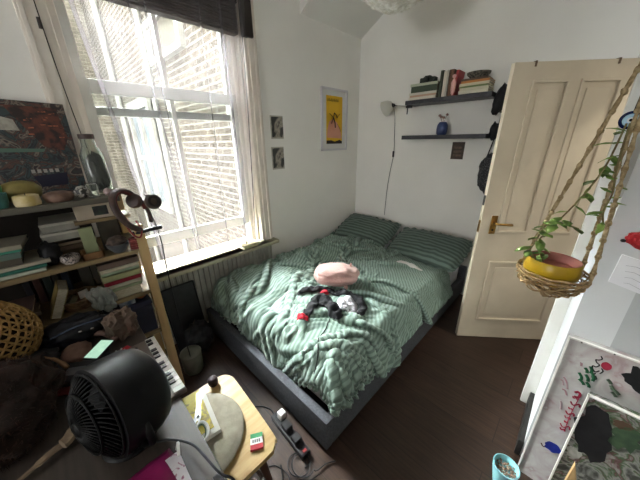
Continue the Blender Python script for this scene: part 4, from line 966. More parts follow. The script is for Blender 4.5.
for i, (w, l, t, c, lb) in enumerate(((.17, .20, .024, '#54452f', 'dark brown book under the boxes behind the bowl'), (.17, .19, .024, '#5c4a38', 'brown book under the grey boxes'), (.16, .20, .016, '#8a7a60', 'tan book under the grey boxes'))):
    book(-1.83, -.005, Z2+.02+i*.0245 if i else Z2, w, l, t if i else .044, c, lb, G2)
for i, (z0, lb) in enumerate(((1.135, 'lower grey white storage box on the brown books'), (1.183, 'upper grey white storage box on the brown books'))):
    bx = tag(link('paper_box', B().box(-1.93, -1.72+.01*i, -.095+.008*i, .045, z0, z0+.040, bev=.003), mat('box_greywhite', '#8f8b82', '#7d7a72', 10, .7)), lb, 'box', 'paper boxes on the second shelf')
    link('box_lid', B().box(-1.932, -1.718+.01*i, -.097+.008*i, .047, z0+.030, z0+.0415, bev=.002), mat('box_lid', '#9a968c', None, 10, .7), bx)
q = B(); 
bwl = small('patterned_bowl', 'small round black and white patterned bowl on the second shelf', 'bowl', (-1.675, -.026, Z2), [(0, 0), (.026, 0), (.038, .018), (.036, .036), (.028, .042), (.024, .040), (.030, .03), (0, .015)], mat_paint('bowl_pattern', [(0, '#8f857f'), (.47, '#a0958e'), (.5, '#2a2426'), (.56, '#35292c'), (.6, '#b0a69e'), (1, '#8a7f78')], 60, .4, .5))
wb = thing('wooden_box', 'little open wooden box on the second shelf holding a green card', 'box', (-1.68, .055, Z2))
q = B().box(-1.73, -1.64, .015, .023, Z2, Z2+.035).box(-1.73, -1.64, .092, .10, Z2, Z2+.035).box(-1.73, -1.724, .015, .10, Z2, Z2+.035).box(-1.646, -1.64, .015, .10, Z2, Z2+.035).box(-1.73, -1.64, .015, .10, Z2, Z2+.005)
link('box_body', q, mat('box_wood', '#7d5a34', '#6a4a2a', 20, .5), wb)
tag(link('green_card', B().box(-1.72, -1.70, .035, .088, Z2+.006, Z2+.15, M=Rz(0)), mat('card_green', '#8d9470', '#7f8664', 10, .7)), 'upright pale green card packet standing in the wooden box', 'card')
wc = thing('cream_carton', 'cream cardboard carton with a dark window on the second shelf', 'box', (-1.74, .125, 1.215))
link('carton', B().box(-1.80, -1.68, .045, .20, 1.222, 1.296, bev=.002), mat('carton_cream', '#b5a898', '#a89b8a', 10, .7), wc)
link('carton_window', B().box(-1.6805, -1.679, .112, .17, 1.236, 1.282), mat('carton_dark', '#1c1a1e', '#2c3830', 30, .4), wc)
tag(link('wooden_plank', B().box(-1.80, -1.665, .03, .255, 1.205, 1.2215, bev=.002), M_pinedark), 'thin plank propped under the cream carton', 'plank')
tag(link('plank_block', B().box(-1.80, -1.74, .115, .20, Z2, 1.205), mat('block_dark', '#3f3a32', '#2e2a24', 12, .7)), 'dark block standing under the thin plank', 'block')
gb = small('grey_bowl', 'dark grey bowl at the right of the second shelf', 'bowl', (-1.665, .165, Z2), [(0, 0), (.022, 0), (.045, .030), (.050, .050), (.045, .050), (.038, .030), (0, .012)], mat('slate_glaze', '#3c3d42', '#4c4d50', 18, .5))
tag(link('knitted_wool', B().blob((-1.665, .165, Z2+.060), (.042, .042, .026), 3, .3, 4, 6), mat('wool_brown', '#3c332e', '#54463e', 60, .9), smooth=True), 'ball of dark wool in the grey bowl', 'wool')
q = B()
for i in range(5): q.tube([(-1.655+.026*math.cos(a), .238+.02*math.sin(a), Z2+.008+.012*i) for a in np.linspace(0, 2*PI, 14, endpoint=False)], .006, 6, closed=True)
tag(link('bracelets', q, mat('bracelet_red', '#84302a', '#6a221e', 30, .6), smooth=True), 'stack of dark red bracelets beside the post', 'bracelets')

# --- third shelf (z .775)
Z3 = .7755; G3 = 'books on the third shelf'
z = Z3
for i, (w, l, t, c, lb) in enumerate(((.22, .15, .050, '#8f8a76', 'thick beige book at the bottom of the right pile beside the post'), (.22, .16, .014, '#8e9a7c', 'sage book second in the right pile beside the post'), (.215, .16, .022, '#a09a88', 'ivory book in the right pile beside the post'),
    (.22, .165, .022, '#8c1f2e', 'crimson book in the right pile beside the post'), (.22, .17, .034, '#8d8f68', 'olive cream book in the right pile beside the post'), (.21, .17, .016, '#7c8a74', 'grey green book in the right pile beside the post'), (.215, .175, .020, '#a8a090', 'pale book in the right pile beside the post'), (.21, .18, .030, '#5c4a40', 'brown book on top of the right pile beside the post'))):
    book(-1.755, .138+.001*i, z, w, l, t, c, lb, G3, rot=PI if i in (0, 6) else 0); z += t+.0005
wkb = thing('wicker_tray', 'shallow round wicker basket on the third shelf', 'basket', (-1.72, -.055, Z3))
q = B()
for k in range(9):
    r_ = .055+.004*k; q.tube([(-1.72+r_*math.cos(a), -.055+r_*math.sin(a), Z3+.005+.007*k+.001*math.sin(a*10+k*PI)) for a in np.linspace(0, 2*PI, 40, endpoint=False)], .0042, 6, closed=True)
q.cyl((-1.72, -.055, Z3), (-1.72, -.055, Z3+.006), .06); link('woven_wall', q, mat('dark_cane', '#7d6248', '#5c4530', 50, .7), wkb, smooth=60)
tag(link('tape_roll', B().lathe([(.016, 0), (.032, 0), (.032, .022), (.016, .022), (.016, 0)], (-1.715, -.075, Z3+.035), M=Matrix.Rotation(.8, 4, 'X')), mat('tape_olive', '#6c6a50', None, 6, .4), smooth=40), 'roll of olive tape inside the wicker basket', 'tape')
tag(link('white_label', B().box(-1.71, -1.705, -.05, -.01, Z3+.045, Z3+.085, M=Rz(.4, (-1.71, -.03, 0))), mat('label_white', '#b8b4ac', None, 5, .7)), 'small white label sticking out of the wicker basket', 'label')
Mb = Matrix.Translation((-1.72, -.152, Z3+.004)) @ Matrix.Rotation(-.42, 4, 'X')
yb2 = link('book', B().box(-.07, .07, -.02, .02, 0, .15, M=Mb, bev=.002), mat('cover_mustard', '#7d6a34', '#6d5c2e', 12, .6)); tag(yb2, 'mustard yellow book leaning beside the wicker basket', 'book', G3)
link('pages', B().box(-.066, .0715, -.016, .016, .004, .1515, M=Mb), M_paper, yb2)
for i, (z_, rot, c, lb) in enumerate(((0, .1, '#4a3a34', 'dark brown book at the bottom left of the third shelf'), (.022, -.12, '#5f5448', 'taupe book second in the left third-shelf pile'), (.044, .2, '#6a5a4c', 'tan book skewed on the left third-shelf pile'), (.066, -.05, '#54403a', 'maroon brown book on top of the left third-shelf pile'))):
    book(-1.74, -.28, Z3+z_, .19, .15, .0215, c, lb, G3, rot=rot)
q = B().box(-1.95, -1.92, -.02, .03, Z3, Z3+.20).box(-1.95, -1.92, .035, .06, Z3, Z3+.19)
tag(link('folder', q, mat('folder_grey', '#5c5a50', '#4a483e', 10, .7)), 'grey folders standing at the back of the third shelf', 'folder')
for i, (c, lb) in enumerate((('#2c2a30', 'charcoal upright book at the back left of the third shelf'), ('#4a2f2a', 'dark maroon upright book at the back of the third shelf'), ('#2e3a34', 'dark green upright book at the back of the third shelf'), ('#3d3a34', 'dark taupe upright book at the back of the third shelf'), ('#26303c', 'navy upright book at the back of the third shelf'))):
    t_ = .024+.004*(i % 3); y_ = -.235+i*.036
    o = link('book', B().box(-2.03, -1.90, y_, y_+t_, Z3, Z3+.19-.012*(i % 3), bev=.002), mat('cover_'+c[1:], c, None, 12, .6)); tag(o, lb, 'book', G3)
    link('pages', B().box(-2.028, -1.902, y_+.003, y_+t_-.003, Z3+.003, Z3+.1905-.012*(i % 3)), M_paper, o)
# plastic bag
q = B().blob((-1.625, .035, .815), (.026, .050, .075), 4, .35, 2.5, 9, M=Matrix.Rotation(.25, 4, 'X'))
tag(link('plastic_bag', q, mat('white_poly', '#868884', '#6b6d6a', 9, .45), smooth=25), 'crumpled white plastic bag hanging over the shelf edge', 'bag')
# fourth shelf: navy box, orange item
nb = thing('navy_box', 'dark navy storage box on the lowest shelf behind the post', 'box', (-1.76, .14, .5005))
link('box_body', B().box(-1.88, -1.645, .02, .235, .5005, .69, bev=.004), mat('navy_card', '#14182a', '#1a1e32', 10, .6), nb); link('box_lid', B().box(-1.884, -1.641, .016, .239, .682, .712, bev=.003), mat('navy_lid', '#1c223a', None, 10, .5), nb)
tag(link('orange_ornament', B().blob((-1.69, .20, .735), (.022, .026, .022), 3, .2, 3, 2), mat('burnt_orange', '#9a5a2c', '#86481e', 20, .6), smooth=True), 'small burnt orange ornament on the navy box', 'ornament')
tag(link('blue_tin', B().box(-1.70, -1.655, .09, .165, .7125, .742, bev=.004), mat('tin_blue', '#3c4c64', '#8a8f94', 30, .4)), 'flat blue and white tin on the navy box', 'tin')

# ================================================================== DESK
dk = thing('desk', 'long grey brown laminate desk in the dark foreground', 'desk', (-1.0, -.35, 0))
M_desk = mat('desk_laminate', '#463e38', '#3b342f', 18, .45, stretch=(.3, 3, 1))
DZ = .72
link('desk_top', B().box(-1.60, -.40, -.80, .125, DZ-.028, DZ, bev=.003), M_desk, dk)
for (x_, y_) in ((-1.56, .06), (-.48, .06), (-1.56, -.76), (-.48, -.76)): link('leg', B().box(x_, x_+.04, y_, y_+.04, 0, DZ-.028), M_blackm, dk)
# mini keyboard
kb = thing('mini_keyboard', 'small white piano keyboard at the far edge of the desk', 'keyboard', (-1.02, .10, DZ))
KZ = DZ+.0005; kx0, kx1 = -1.235, -.84
link('keyboard_body', B().box(kx0, kx1, .050, .151, KZ, KZ+.014, bev=.003), mat('kb_taupe', '#6c625b', '#625850', 5, .45), kb)
nw = 15; wk = (kx1-kx0-.012)/nw
for k in range(nw): link('white_key', B().box(kx0+.006+k*wk+.0006, kx0+.006+(k+1)*wk-.0006, .112, .149, KZ+.014, KZ+.021, bev=.0012), mat('key_white', '#b4b0a9', None, 5, .35), kb)
for k in range(nw-1):
    if k % 7 in (0, 1, 3, 4, 5):
        xk = kx0+.006+(k+1)*wk; link('black_key', B().box(xk-.0065, xk+.0065, .112, .133, KZ+.021, KZ+.028, bev=.001), M_black, kb)
for k in range(4): link('knob', B().cyl((kx0+.04+.05*k, .070, KZ+.014), (kx0+.04+.05*k, .070, KZ+.022), .008, n=14), M_black, kb)
# fan
fn = thing('desk_fan', 'black round desk fan with a ribbed grille standing on the desk', 'fan', (-.80, -.05, DZ))
fc = Vector((-.80, -.030, .872)); fa = Vector((.30, -.90, .12)).normalized(); Mf = fa.to_track_quat('Z', 'Y').to_matrix().to_4x4()
M_fan = mat('fan_black', '#060607', '#09090a', 14, .46, spec=.22)
link('fan_housing', B().lathe([(0, -.105), (.05, -.104), (.095, -.097), (.120, -.080), (.133, -.050), (.136, .0), (.134, .045), (.124, .048), (.124, .02)], fc, M=Mf, n=48), M_fan, fn, smooth=60)
q = B()
for k in range(46):
    a = 2*PI*k/46; pts = []
    for t in np.linspace(0, 1, 9):
        r_ = .124*(1-t)+.022*t; aa = a+t*.75; zz = .050+.045*math.sin(t*PI/2)
        pts.append(Mf @ Vector((r_*math.cos(aa), r_*math.sin(aa), zz))+fc)
    q.tube(pts, .0021, 5)
for r_, zz in ((.124, .052), (.085, .080)): q.tube([Mf @ Vector((r_*math.cos(a), r_*math.sin(a), zz))+fc for a in np.linspace(0, 2*PI, 40, endpoint=False)], .003, 6, closed=True)
link('grille', q, M_fan, fn, smooth=True)
link('grille_hub', B().lathe([(0, .100), (.018, .098), (.024, .090), (.022, .084), (0, .084)], fc, M=Mf), M_fan, fn, smooth=50)
q = B()
for k in range(4):
    a = k*PI/2; Ms_ = Mf @ Matrix.Rotation(a, 4, 'Z')
    V = [Ms_ @ Vector(v)+fc for v in ((.02, -.02, .01), (.10, -.045, .0), (.108, .02, .025), (.02, .02, .03))]; q.prism(V, fa*.002)
link('blade', q, M_blackm, fn)
link('motor', B().cyl(fc-fa*.06, fc+fa*.0, .035), M_blackm, fn)
q = B(); s1_ = fa.cross(Vector((0, 0, 1))).normalized()
qa = B(); qa.tube([fc+s1_*.128, fc+s1_*.130-Vector((0, 0, .08)), Vector((fc.x, fc.y, DZ+.02))+s1_*.07], .010, 8); q.tube([fc-s1_*.128, fc-s1_*.130-Vector((0, 0, .08)), Vector((fc.x, fc.y, DZ+.02))-s1_*.07], .010, 8)
link('stand_arm', q, M_fan, fn, smooth=True); link('stand_arm', qa, M_fan, fn, smooth=True)
link('base', B().lathe([(0, 0), (.070, 0), (.074, .008), (.066, .018), (.03, .024), (0, .024)], (fc.x, fc.y, DZ+.0005)), M_fan, fn, smooth=50)
tag(link('fan_cable', B().tube(smooth_path([(-.72, .02, DZ+.012), (-.69, .06, DZ+.008), (-.62, .09, DZ+.03), (-.56, .10, DZ+.04), (-.50, .115, DZ+.02), (-.475, .135, DZ-.0), (-.47, .15, DZ-.10), (-.47, .17, .45), (-.50, .25, .1), (-.6, .36, .012), (-.75, .45, .012)]), .0035, 7), M_blackm, smooth=True), 'black fan cable arching over the desk edge', 'cable')
link_ = link('cable_grommet', B().box(-.51, -.475, .095, .118, DZ, DZ+.018, bev=.004), M_black); tag(link_, 'small black cable clip at the desk edge', 'clip')
# magazine
q = B(); n = 16; P = []
for i in range(n):
    for j in range(n):
        a = i/(n-1); c = j/(n-1); P.append((-.66+.20*a, -.145+.185*c+.02*a, DZ+.012+.018*math.sin(a*3.0+c)+.006*noise.noise(Vector((a*5, c*5, 2)))))
q.grid(P, n, n); mg = link('magazine', q, mat('magazine_purple', '#8c1f58', '#6f184a', 8, .4), smooth=True, solid=.006); tag(mg, 'glossy magenta packet curling up at the front of the desk', 'packet')
q = B(); P = []
for i in range(n):
    for j in range(6):
        a = i/(n-1); c = j/5; P.append((-.63+.17*a, .020+.035*c*(1-.6*a)+.02*a, DZ+.020+.018*math.sin(a*3.0+1)+.004*math.sin(a*12)))
q.grid(P, n, 6); link('white_print', q, mat_paint('packet_white', [(0, '#c8c4cc'), (.52, '#d8d4da'), (.56, '#8a4a6c'), (.62, '#ccc8d0'), (1, '#dedae0')], 30, .4, 1), mg, smooth=True)
q = B().tube(smooth_path([(-.655, .055, DZ+.012), (-.64, .06, DZ+.05), (-.60, .05, DZ+.055)]), .004, 6); tag(link('white_cable', q, M_white, smooth=True), 'short white cable end beside the magenta packet', 'cable')
# phone, dark book, red book, red packet, cable case
def slab(name, c, w, l, t, rot, m, label, cat, tilt=0, bev=.003):
    Mt = Matrix.Translation(c) @ Matrix.Rotation(rot, 4, 'Z') @ Matrix.Rotation(tilt, 4, 'X'); o = link(name, B().box(-w/2, w/2, -l/2, l/2, 0, t, M=Mt, bev=bev), m, pivot=c); tag(o, label, cat); return o, Mt
slab('red_notebook', (-1.19, -.135, DZ+.0005), .17, .11, .010, .95, mat('red_card', '#7c2a28', '#6a2020', 14, .6), 'red notebook at the bottom of the small desk pile', 'notebook')
o, Mt = slab('dark_case', (-1.215, -.125, DZ+.011), .17, .10, .024, .98, M_blackm, 'black case lying on the red notebook', 'case')
link('case_mark', B().box(-.03, .03, -.02, .02, .024, .0245, M=Mt), mat('case_grey', '#5c5c60', None, 20, .4), o)
o, Mt = slab('smartphone', (-1.285, -.038, DZ+.030), .062, .098, .009, .72, M_black, 'black smartphone with a pale green lit screen on the desk', 'phone', tilt=.12)
M_scr = mat('screen_green', '#8fae98', '#7a9a88', 30, .2); M_scr.node_tree.nodes['Principled BSDF'].inputs['Emission Color'].default_value = lin('#8fb09c'); M_scr.node_tree.nodes['Principled BSDF'].inputs['Emission Strength'].default_value = .12
link('screen', B().box(-.028, .028, -.045, .045, .009, .0095, M=Mt), M_scr, o)
tag(link('phone_stand', B().box(-1.30, -1.24, -.07, -.01, DZ+.0005, DZ+.024, bev=.003), M_blackm), 'dark box under the smartphone', 'box')
slab('red_card_box', (-1.215, .040, DZ+.0005), .085, .055, .012, .35, mat('signal_red', '#b0202c', '#98182a', 14, .45), 'bright red card packet beside the keyboard', 'packet')
q = B(); c = Vector((-1.225, .018, DZ+.016))
for a in (0.3, 1.5, 2.6, 3.7, 5.0): q.tube([c, c+Vector((.020*math.cos(a), .020*math.sin(a), .006))], .004, 6)
q.blob(c, (.008, .008, .006), 2); tag(link('white_clip', q, M_white, smooth=True), 'little white bow shaped clip beside the red packet', 'clip')
q = B().tube(smooth_path([(-1.36, -.13, DZ+.014), (-1.42, -.12, DZ+.02), (-1.45, -.07, DZ+.025), (-1.42, -.02, DZ+.03), (-1.36, .01, DZ+.03), (-1.32, .02, DZ+.03)]), .013, 8, flat=.8)
tag(link('leather_strap', q, mat('dusty_brown', '#7c6258', '#6a5248', 20, .7), smooth=True), 'dusty brown leather strap curling round on the desk', 'strap')
tag(link('tan_wallet', B().blob((-1.37, -.11, DZ+.018), (.075, .05, .018), 3, .25, 3, 5, flatz=.017), mat('wallet_tan', '#7a5e50', '#684c40', 20, .7), smooth=True), 'soft tan wallet inside the curled strap', 'wallet')
# black camera bag
cb_ = thing('camera_bag', 'black soft camera bag with small silver fittings under the shelf', 'bag', (-1.49, -.10, DZ))
link('bag_body', B().blob((-1.49, -.095, DZ+.055), (.075, .105, .058), 4, .22, 3, 7, flatz=.053, power=.8), mat('black_nylon', '#111218', '#1a1c26', 20, .5), cb_, smooth=True)
for (y_, z_) in ((-.14, .07), (-.08, .075), (-.04, .07)): link('fitting', B().blob((-1.418, y_, DZ+z_), (.006, .008, .006), 2), M_chrome, cb_, smooth=True)
link('bag_piping', B().tube(smooth_path([(-1.42, -.17, DZ+.09), (-1.42, -.09, DZ+.105), (-1.42, 0, DZ+.10)]), .003, 6), mat('piping_blue', '#3a4660', None, 5, .5), cb_)
# paper bag
q = B().blob((-1.37, .060, DZ+.062), (.055, .060, .070), 4, .22, 3, 12, flatz=.061, power=.75)
tag(link('paper_bag', q, mat('kraft_brown', '#5c4a3e', '#4c3c32', 12, .75), smooth=30), 'crumpled brown paper bag at the back corner of the desk', 'bag')
# furry hat, twisted paper
fu = thing('fur_cushion', 'dark brown long-haired furry cushion on the left of the desk', 'cushion', (-1.15, -.36, DZ))
fb = B().blob((-1.13, -.33, DZ+.085), (.22, .17, .09), 5, .25, 2.5, 3, flatz=.084)
link('cushion_body', fb, mat('fur_base', '#24140a', '#190e07', 20, .95), fu, smooth=True)
q = B(); bm = bmesh.new(); 
rn = random.Random(3); nv = len(fb.v)
for k in range(5200):
    v_ = Vector(fb.v[rn.randrange(nv)]); 
    if v_.z < DZ+.02: continue
    v_ += Vector((rn.uniform(-.006, .006), rn.uniform(-.006, .006), rn.uniform(-.002, .002)))
    dr = (v_-Vector((-1.13, -.33, DZ+.03))).normalized()*.010+Vector((rn.uniform(-.012, .018), rn.uniform(-.02, .008), rn.uniform(-.008, .010))); sd = dr.cross(Vector((0, 0, 1))).normalized()*.0009
    q.add([v_-sd, v_+sd, v_+dr], [(0, 1, 2)])
bm.free(); link('fur_pile', q, mat('fur_tips', '#3e2616', '#28170d', 30, .9), fu, kind='stuff')
q = B().tube(smooth_path([(-.955, -.135, DZ+.03), (-.915, -.165, DZ+.02), (-.90, -.20, DZ+.022), (-.88, -.25, DZ+.018), (-.85, -.33, DZ+.015)]), [.016]*4+[.020]*8+[.011]*10+[.007]*10+[.006], 8, flat=.5)
tag(link('twisted_paper', q, mat('paper_tan', '#8d7a62', '#766452', 30, .8), smooth=30), 'twisted strip of tan wrapping paper in front of the fur cushion', 'paper')
# wicker lampshade
wl_ = thing('wicker_lampshade', 'open weave straw lampshade at the left edge on the desk', 'lampshade', (-1.50, -.33, DZ))
q = B(); Wc = Vector((-1.50, -.325, DZ+.14)); n_ = 28
def wp_(a, t): r_ = .14*math.sin(.35+t*2.3)**.8; return Wc+Vector((r_*math.cos(a), r_*math.sin(a), .14-.275*t))
for k in range(n_):
    for sg in (1, -1): q.tube([wp_(2*PI*k/n_+sg*t*1.6, t) for t in np.linspace(0, 1, 14)], .0042, 5)
for t in (0, .08, .18, .28, .38, .48, .58, .68, .78, .88, 1.0): q.tube([wp_(a, t) for a in np.linspace(0, 2*PI, 40, endpoint=False)], .0034, 5, closed=True)
link('woven_straw', q, mat('straw', '#a8834c', '#8c6a38', 40, .7), wl_, smooth=True)
q = B().lathe([(.05, .132), (.105, .07), (.120, 0), (.105, -.07), (.06, -.128)], Wc); link('inner_lining', q, mat('lining_dark', '#3a2a18', None, 6, .9), wl_, smooth=True)
tag(link('dark_shoulder_bag', B().blob((-1.36, -.25, DZ+.035), (.10, .09, .035), 4, .3, 3, 15, flatz=.034), M_blackm, smooth=True), 'low black cloth pouch between the straw lampshade and the fur cushion', 'pouch')
tag(link('twig', B().tube(smooth_path([(-1.335, -.20, DZ+.075), (-1.29, -.17, DZ+.075), (-1.26, -.15, DZ+.06), (-1.235, -.14, DZ+.05)]), [.004]*8+[.007]*8+[.009]*9, 6), mat('twig_tan', '#7a5c40', None, 8, .8), smooth=True), 'short tan twig lying on the black pouch', 'twig')

# ================================================================== STOOL and things on it
st = thing('wooden_stool', 'pale birch wooden stool with dark legs tucked beside the desk', 'stool', (-.84, .17, 0))
ol = [(-1.085, .315), (-1.075, .365), (-1.04, .388), (-.98, .392), (-.66, .372), (-.625, .360), (-.605, .335), (-.600, .30), (-.604, .0), (-.62, -.04), (-.66, -.055), (-1.02, -.055), (-1.07, -.03), (-1.085, .02)]
ol = [(p_.x, p_.y) for p_ in smooth_path([(a, c, 0) for a, c in ol+ol[:1]], 4)][:-1]
q = B().prism([(a, c, .425) for a, c in ol], (0, 0, .022)); link('seat', q, M_ply, st)
for (x_, y_, dx, dy) in ((-.67, .30, .02, .05), (-1.02, .30, -.02, .05), (-.67, .02, .02, -.03), (-1.02, .02, -.02, -.03)):
    link('leg', B().tube([(x_, y_, .426), (x_+dx, y_+dy, 0)], [.019, .013], 12), M_walnut, st, smooth=40, label='dark walnut leg')
for y_ in (.03, .305): link('stretcher', B().cyl((-1.02, y_, .22), (-.67, y_, .22), .009, n=10), M_walnut, st)
SZ = .4475
sc_ = thing('seat_pad', 'round cream seat pad lying on the wooden stool', 'cushion', (-.865, .175, SZ))
q = B().lathe([(0, 0), (.18, 0), (.197, .006), (.200, .014), (.192, .022), (.16, .027), (0, .029)], (-.865, .130, SZ), n=48); link('pad', q, mat('cream_canvas', '#a39d8c', '#989282', 30, .85, bump=.2, bscale=80), sc_, smooth=60)
q = B().tube([(-.865+.199*math.cos(a), .130+.199*math.sin(a), SZ+.012) for a in np.linspace(0, 2*PI, 60, endpoint=False)], .003, 6, closed=True); link('piping', q, mat('cream_piping', '#8f8874', None, 6, .8), sc_, smooth=True)
NZ = SZ+.0295
Mt = Matrix.Translation((-.905, .155, NZ)) @ Matrix.Rotation(-.13, 4, 'Z')
nbk = thing('sketchbook', 'yellow sketchbook with white edges lying on the seat pad', 'notebook', (-.905, .155, NZ))
link('pages', B().box(-.135, .105, -.10, .078, 0, .018, M=Mt), mat('page_white', '#d8d6cc', '#cfcdc3', 5, .8), nbk)
link('cover', B().box(-.135, .080, -.10, .060, .018, .0205, M=Mt), mat_paint('yellow_cover', [(0, '#c8b640'), (.45, '#d0c050'), (.52, '#9a8f60'), (.58, '#d2c864'), (1, '#b8a838')], 12, .6, 1), nbk, label='yellow printed cover')
sz_ = NZ+.021
sx = thing('scissors', 'white handled scissors lying on the yellow sketchbook', 'scissors', (-.87, .15, sz_))
Mt = Matrix.Translation((-.868, .165, sz_+.006)) @ Matrix.Rotation(-.30, 4, 'Z')
def oval(cx, cy, rx, ry, n=30, z=0): return [Mt @ Vector((cx+rx*math.cos(a), cy+ry*math.sin(a), z)) for a in np.linspace(0, 2*PI, n, endpoint=False)]
M_sc = mat('scissor_white', '#d8dad4', '#c8cbc4', 8, .35)
link('handle', B().tube(oval(.040, .006, .042, .024), .0065, 8, closed=True), M_sc, sx, smooth=True)
link('handle', B().tube(oval(.030, -.040, .038, .018), .006, 8, closed=True), M_sc, sx, smooth=True)
link('handle_lining', B().tube(oval(.040, .006, .034, .017), .004, 8, closed=True), mat('sage_rubber', '#6f8468', None, 6, .6), sx, smooth=True)
link('blade', B().prism([Mt @ Vector(v) for v in ((0, 0, -.002), (-.03, .012, -.002), (-.155, .020, -.002), (-.15, .004, -.002), (-.03, -.006, -.002))], (0, 0, .003)), mat('scissor_white'[:0]+'blade_pale', '#c9ccc9', None, 5, .3, .4), sx)
link('blade', B().prism([Mt @ Vector(v) for v in ((.0, -.02, -.005), (-.03, -.0, -.005), (-.14, .03, -.005), (-.145, .018, -.005), (-.03, -.018, -.005))], (0, 0, .0025)), mat('blade_pale', '#c9ccc9'), sx)
link('pivot_screw', B().cyl(Mt @ Vector((-.03, .0, 0)), Mt @ Vector((-.03, .0, .005)), .006, n=12), M_chrome, sx)
small('brown_pot', 'little round dark brown wooden pot at the back corner of the stool', 'pot', (-1.055, .305, SZ), [(0, 0), (.017, 0), (.023, .012), (.024, .030), (.019, .042), (.011, .045), (0, .046)], mat('dark_cork', '#2a1714', '#351f1a', 20, .5))
gm = thing('gum_packet', 'small white, green and red gum packet on the front of the stool', 'packet', (-.67, .305, SZ))
Mt = Matrix.Translation((-.672, .305, SZ)) @ Matrix.Rotation(.12, 4, 'Z')
for nm, y_0, y_1, c in (('green_band', .012, .030, '#2f8a54'), ('white_band', -.012, .012, '#dcdcd8'), ('red_band', -.030, -.012, '#a8202c')):
    link(nm, B().box(-.024, .024, y_0, y_1, 0, .010, M=Mt @ Matrix.Rotation(PI/2*0+.9, 4, 'Z')), mat('gum_'+nm, c, None, 5, .4), gm)
q = B()
for k in range(4): q.box(-.016+.008*k, -.011+.008*k, -.006, .006, .010, .0103, M=Mt @ Matrix.Rotation(.9, 4, 'Z'))
link('packet_print', q, mat('gum_ink', '#4a4a4a', None, 5, .6), gm)

# ================================================================== FLOOR THINGS
ps = thing('power_strip', 'black multi-socket power strip on the floor by the footboard', 'power strip', (-.85, .575, 0))
Mt = Matrix.Translation((-.83, .575, 0)) @ Matrix.Rotation(-.05, 4, 'Z')
link('strip_body', B().box(-.15, .15, -.028, .028, .001, .040, M=Mt, bev=.005), M_black, ps)
for k in range(4):
    s_ = link('socket', B().cyl(Mt @ Vector((-.11+.07*k, 0, .040)), Mt @ Vector((-.11+.07*k, 0, .042)), .02, n=20), M_blackm, ps)
link('plug', B().box(-.05, 0, -.022, .022, .042, .075, M=Mt, bev=.005), M_blackm, ps); link('plug', B().box(.04, .085, -.022, .022, .042, .070, M=Mt, bev=.005), M_blackm, ps)
link('switch', B().box(.125, .14, -.01, .01, .040, .044, M=Mt), mat('switch_red', '#7c1c1c', None, 5, .4), ps)
ad = tag(link('phone_charger', B().box(-.945, -.905, .575, .615, .043, .088, bev=.005), M_white), 'white square charger plugged into the left end of the power strip', 'charger')
tag(link('floor_cable', B().tube(smooth_path([(-1.15, .50, .006), (-1.10, .56, .006), (-1.04, .59, .006), (-.99, .585, .01), (-.97, .58, .02)]), .0045, 7), M_blackm, smooth=True), 'black lead running from the left into the power strip', 'cable', 'cables on the floor')
lp = [(-.69, .57, .02), (-.66, .56, .006), (-.62, .60, .006), (-.63, .665, .006)]
pts = []
for a in np.linspace(0, 4*PI, 44): pts.append((-.70+.055*math.cos(a+.5)+.003*a, .505+.05*math.sin(a+.5)+.002*a, .006+.0006*a))
tag(link('floor_cable', B().tube(smooth_path([(-.68, .57, .02), (-.655, .56, .008)]+pts[:1], 4)[:-1]+[Vector(p_) for p_ in pts]+smooth_path([pts[-1], (-.60, .56, .012), (-.585, .62, .010), (-.56, .66, .008)], 5)[1:], .0032, 6), M_blackm, smooth=True), 'thin dark cable looped on the floor below the footboard corner', 'cable', 'cables on the floor')
tag(link('floor_cable', B().tube(smooth_path([(-.90, .49, .006), (-.86, .43, .006), (-.80, .40, .006), (-.77, .43, .006), (-.70, .45, .006), (-.64, .44, .006), (-.60, .50, .008), (-.58, .56, .01)]), .003, 6), M_blackm, smooth=True), 'thin dark cable lying across the floor beside the stool leg', 'cable', 'cables on the floor')
bn = thing('waste_bin', 'small grey cream lidded bin on the floor behind the pine post', 'bin', (-1.70, .39, 0))
link('bin_body', B().lathe([(0, 0), (.055, 0), (.065, .02), (.070, .16), (.066, .165), (0, .165)], (-1.70, .385, 0)), mat('bin_grey', '#5c5a4e', '#4f4d43', 12, .5), bn, smooth=50)
link('bin_lid', B().lathe([(0, .19), (.04, .187), (.068, .172), (.072, .164), (0, .164)], (-1.70, .385, 0)), mat('bin_lid', '#666458', None, 6, .4), bn, smooth=50)
pf = thing('portfolio_board', 'large black portfolio board leaning against the radiator', 'portfolio', (-1.95, .46, 0))
link('board', B().prism([(-1.93, .37, 0), (-1.93, .60, 0), (-1.975, .58, .56), (-1.975, .35, .56)], (-.018, 0, 0)), mat('portfolio_black', '#18181a', '#202022', 18, .55), pf)
link('edge_binding', B().tube([(-1.93, .37, .004), (-1.975, .35, .56), (-1.975, .58, .56), (-1.93, .60, .004)], .006, 6), M_blackm, pf)
tag(link('dark_backpack', B().blob((-1.84, .50, .14), (.09, .10, .14), 4, .25, 3, 21, flatz=.139), M_blackm, smooth=True), 'soft black backpack slumped on the floor by the radiator', 'bag')

# ================================================================== LIGHT
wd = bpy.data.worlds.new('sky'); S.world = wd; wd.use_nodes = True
N = wd.node_tree.nodes; L = wd.node_tree.links; bg = N['Background']
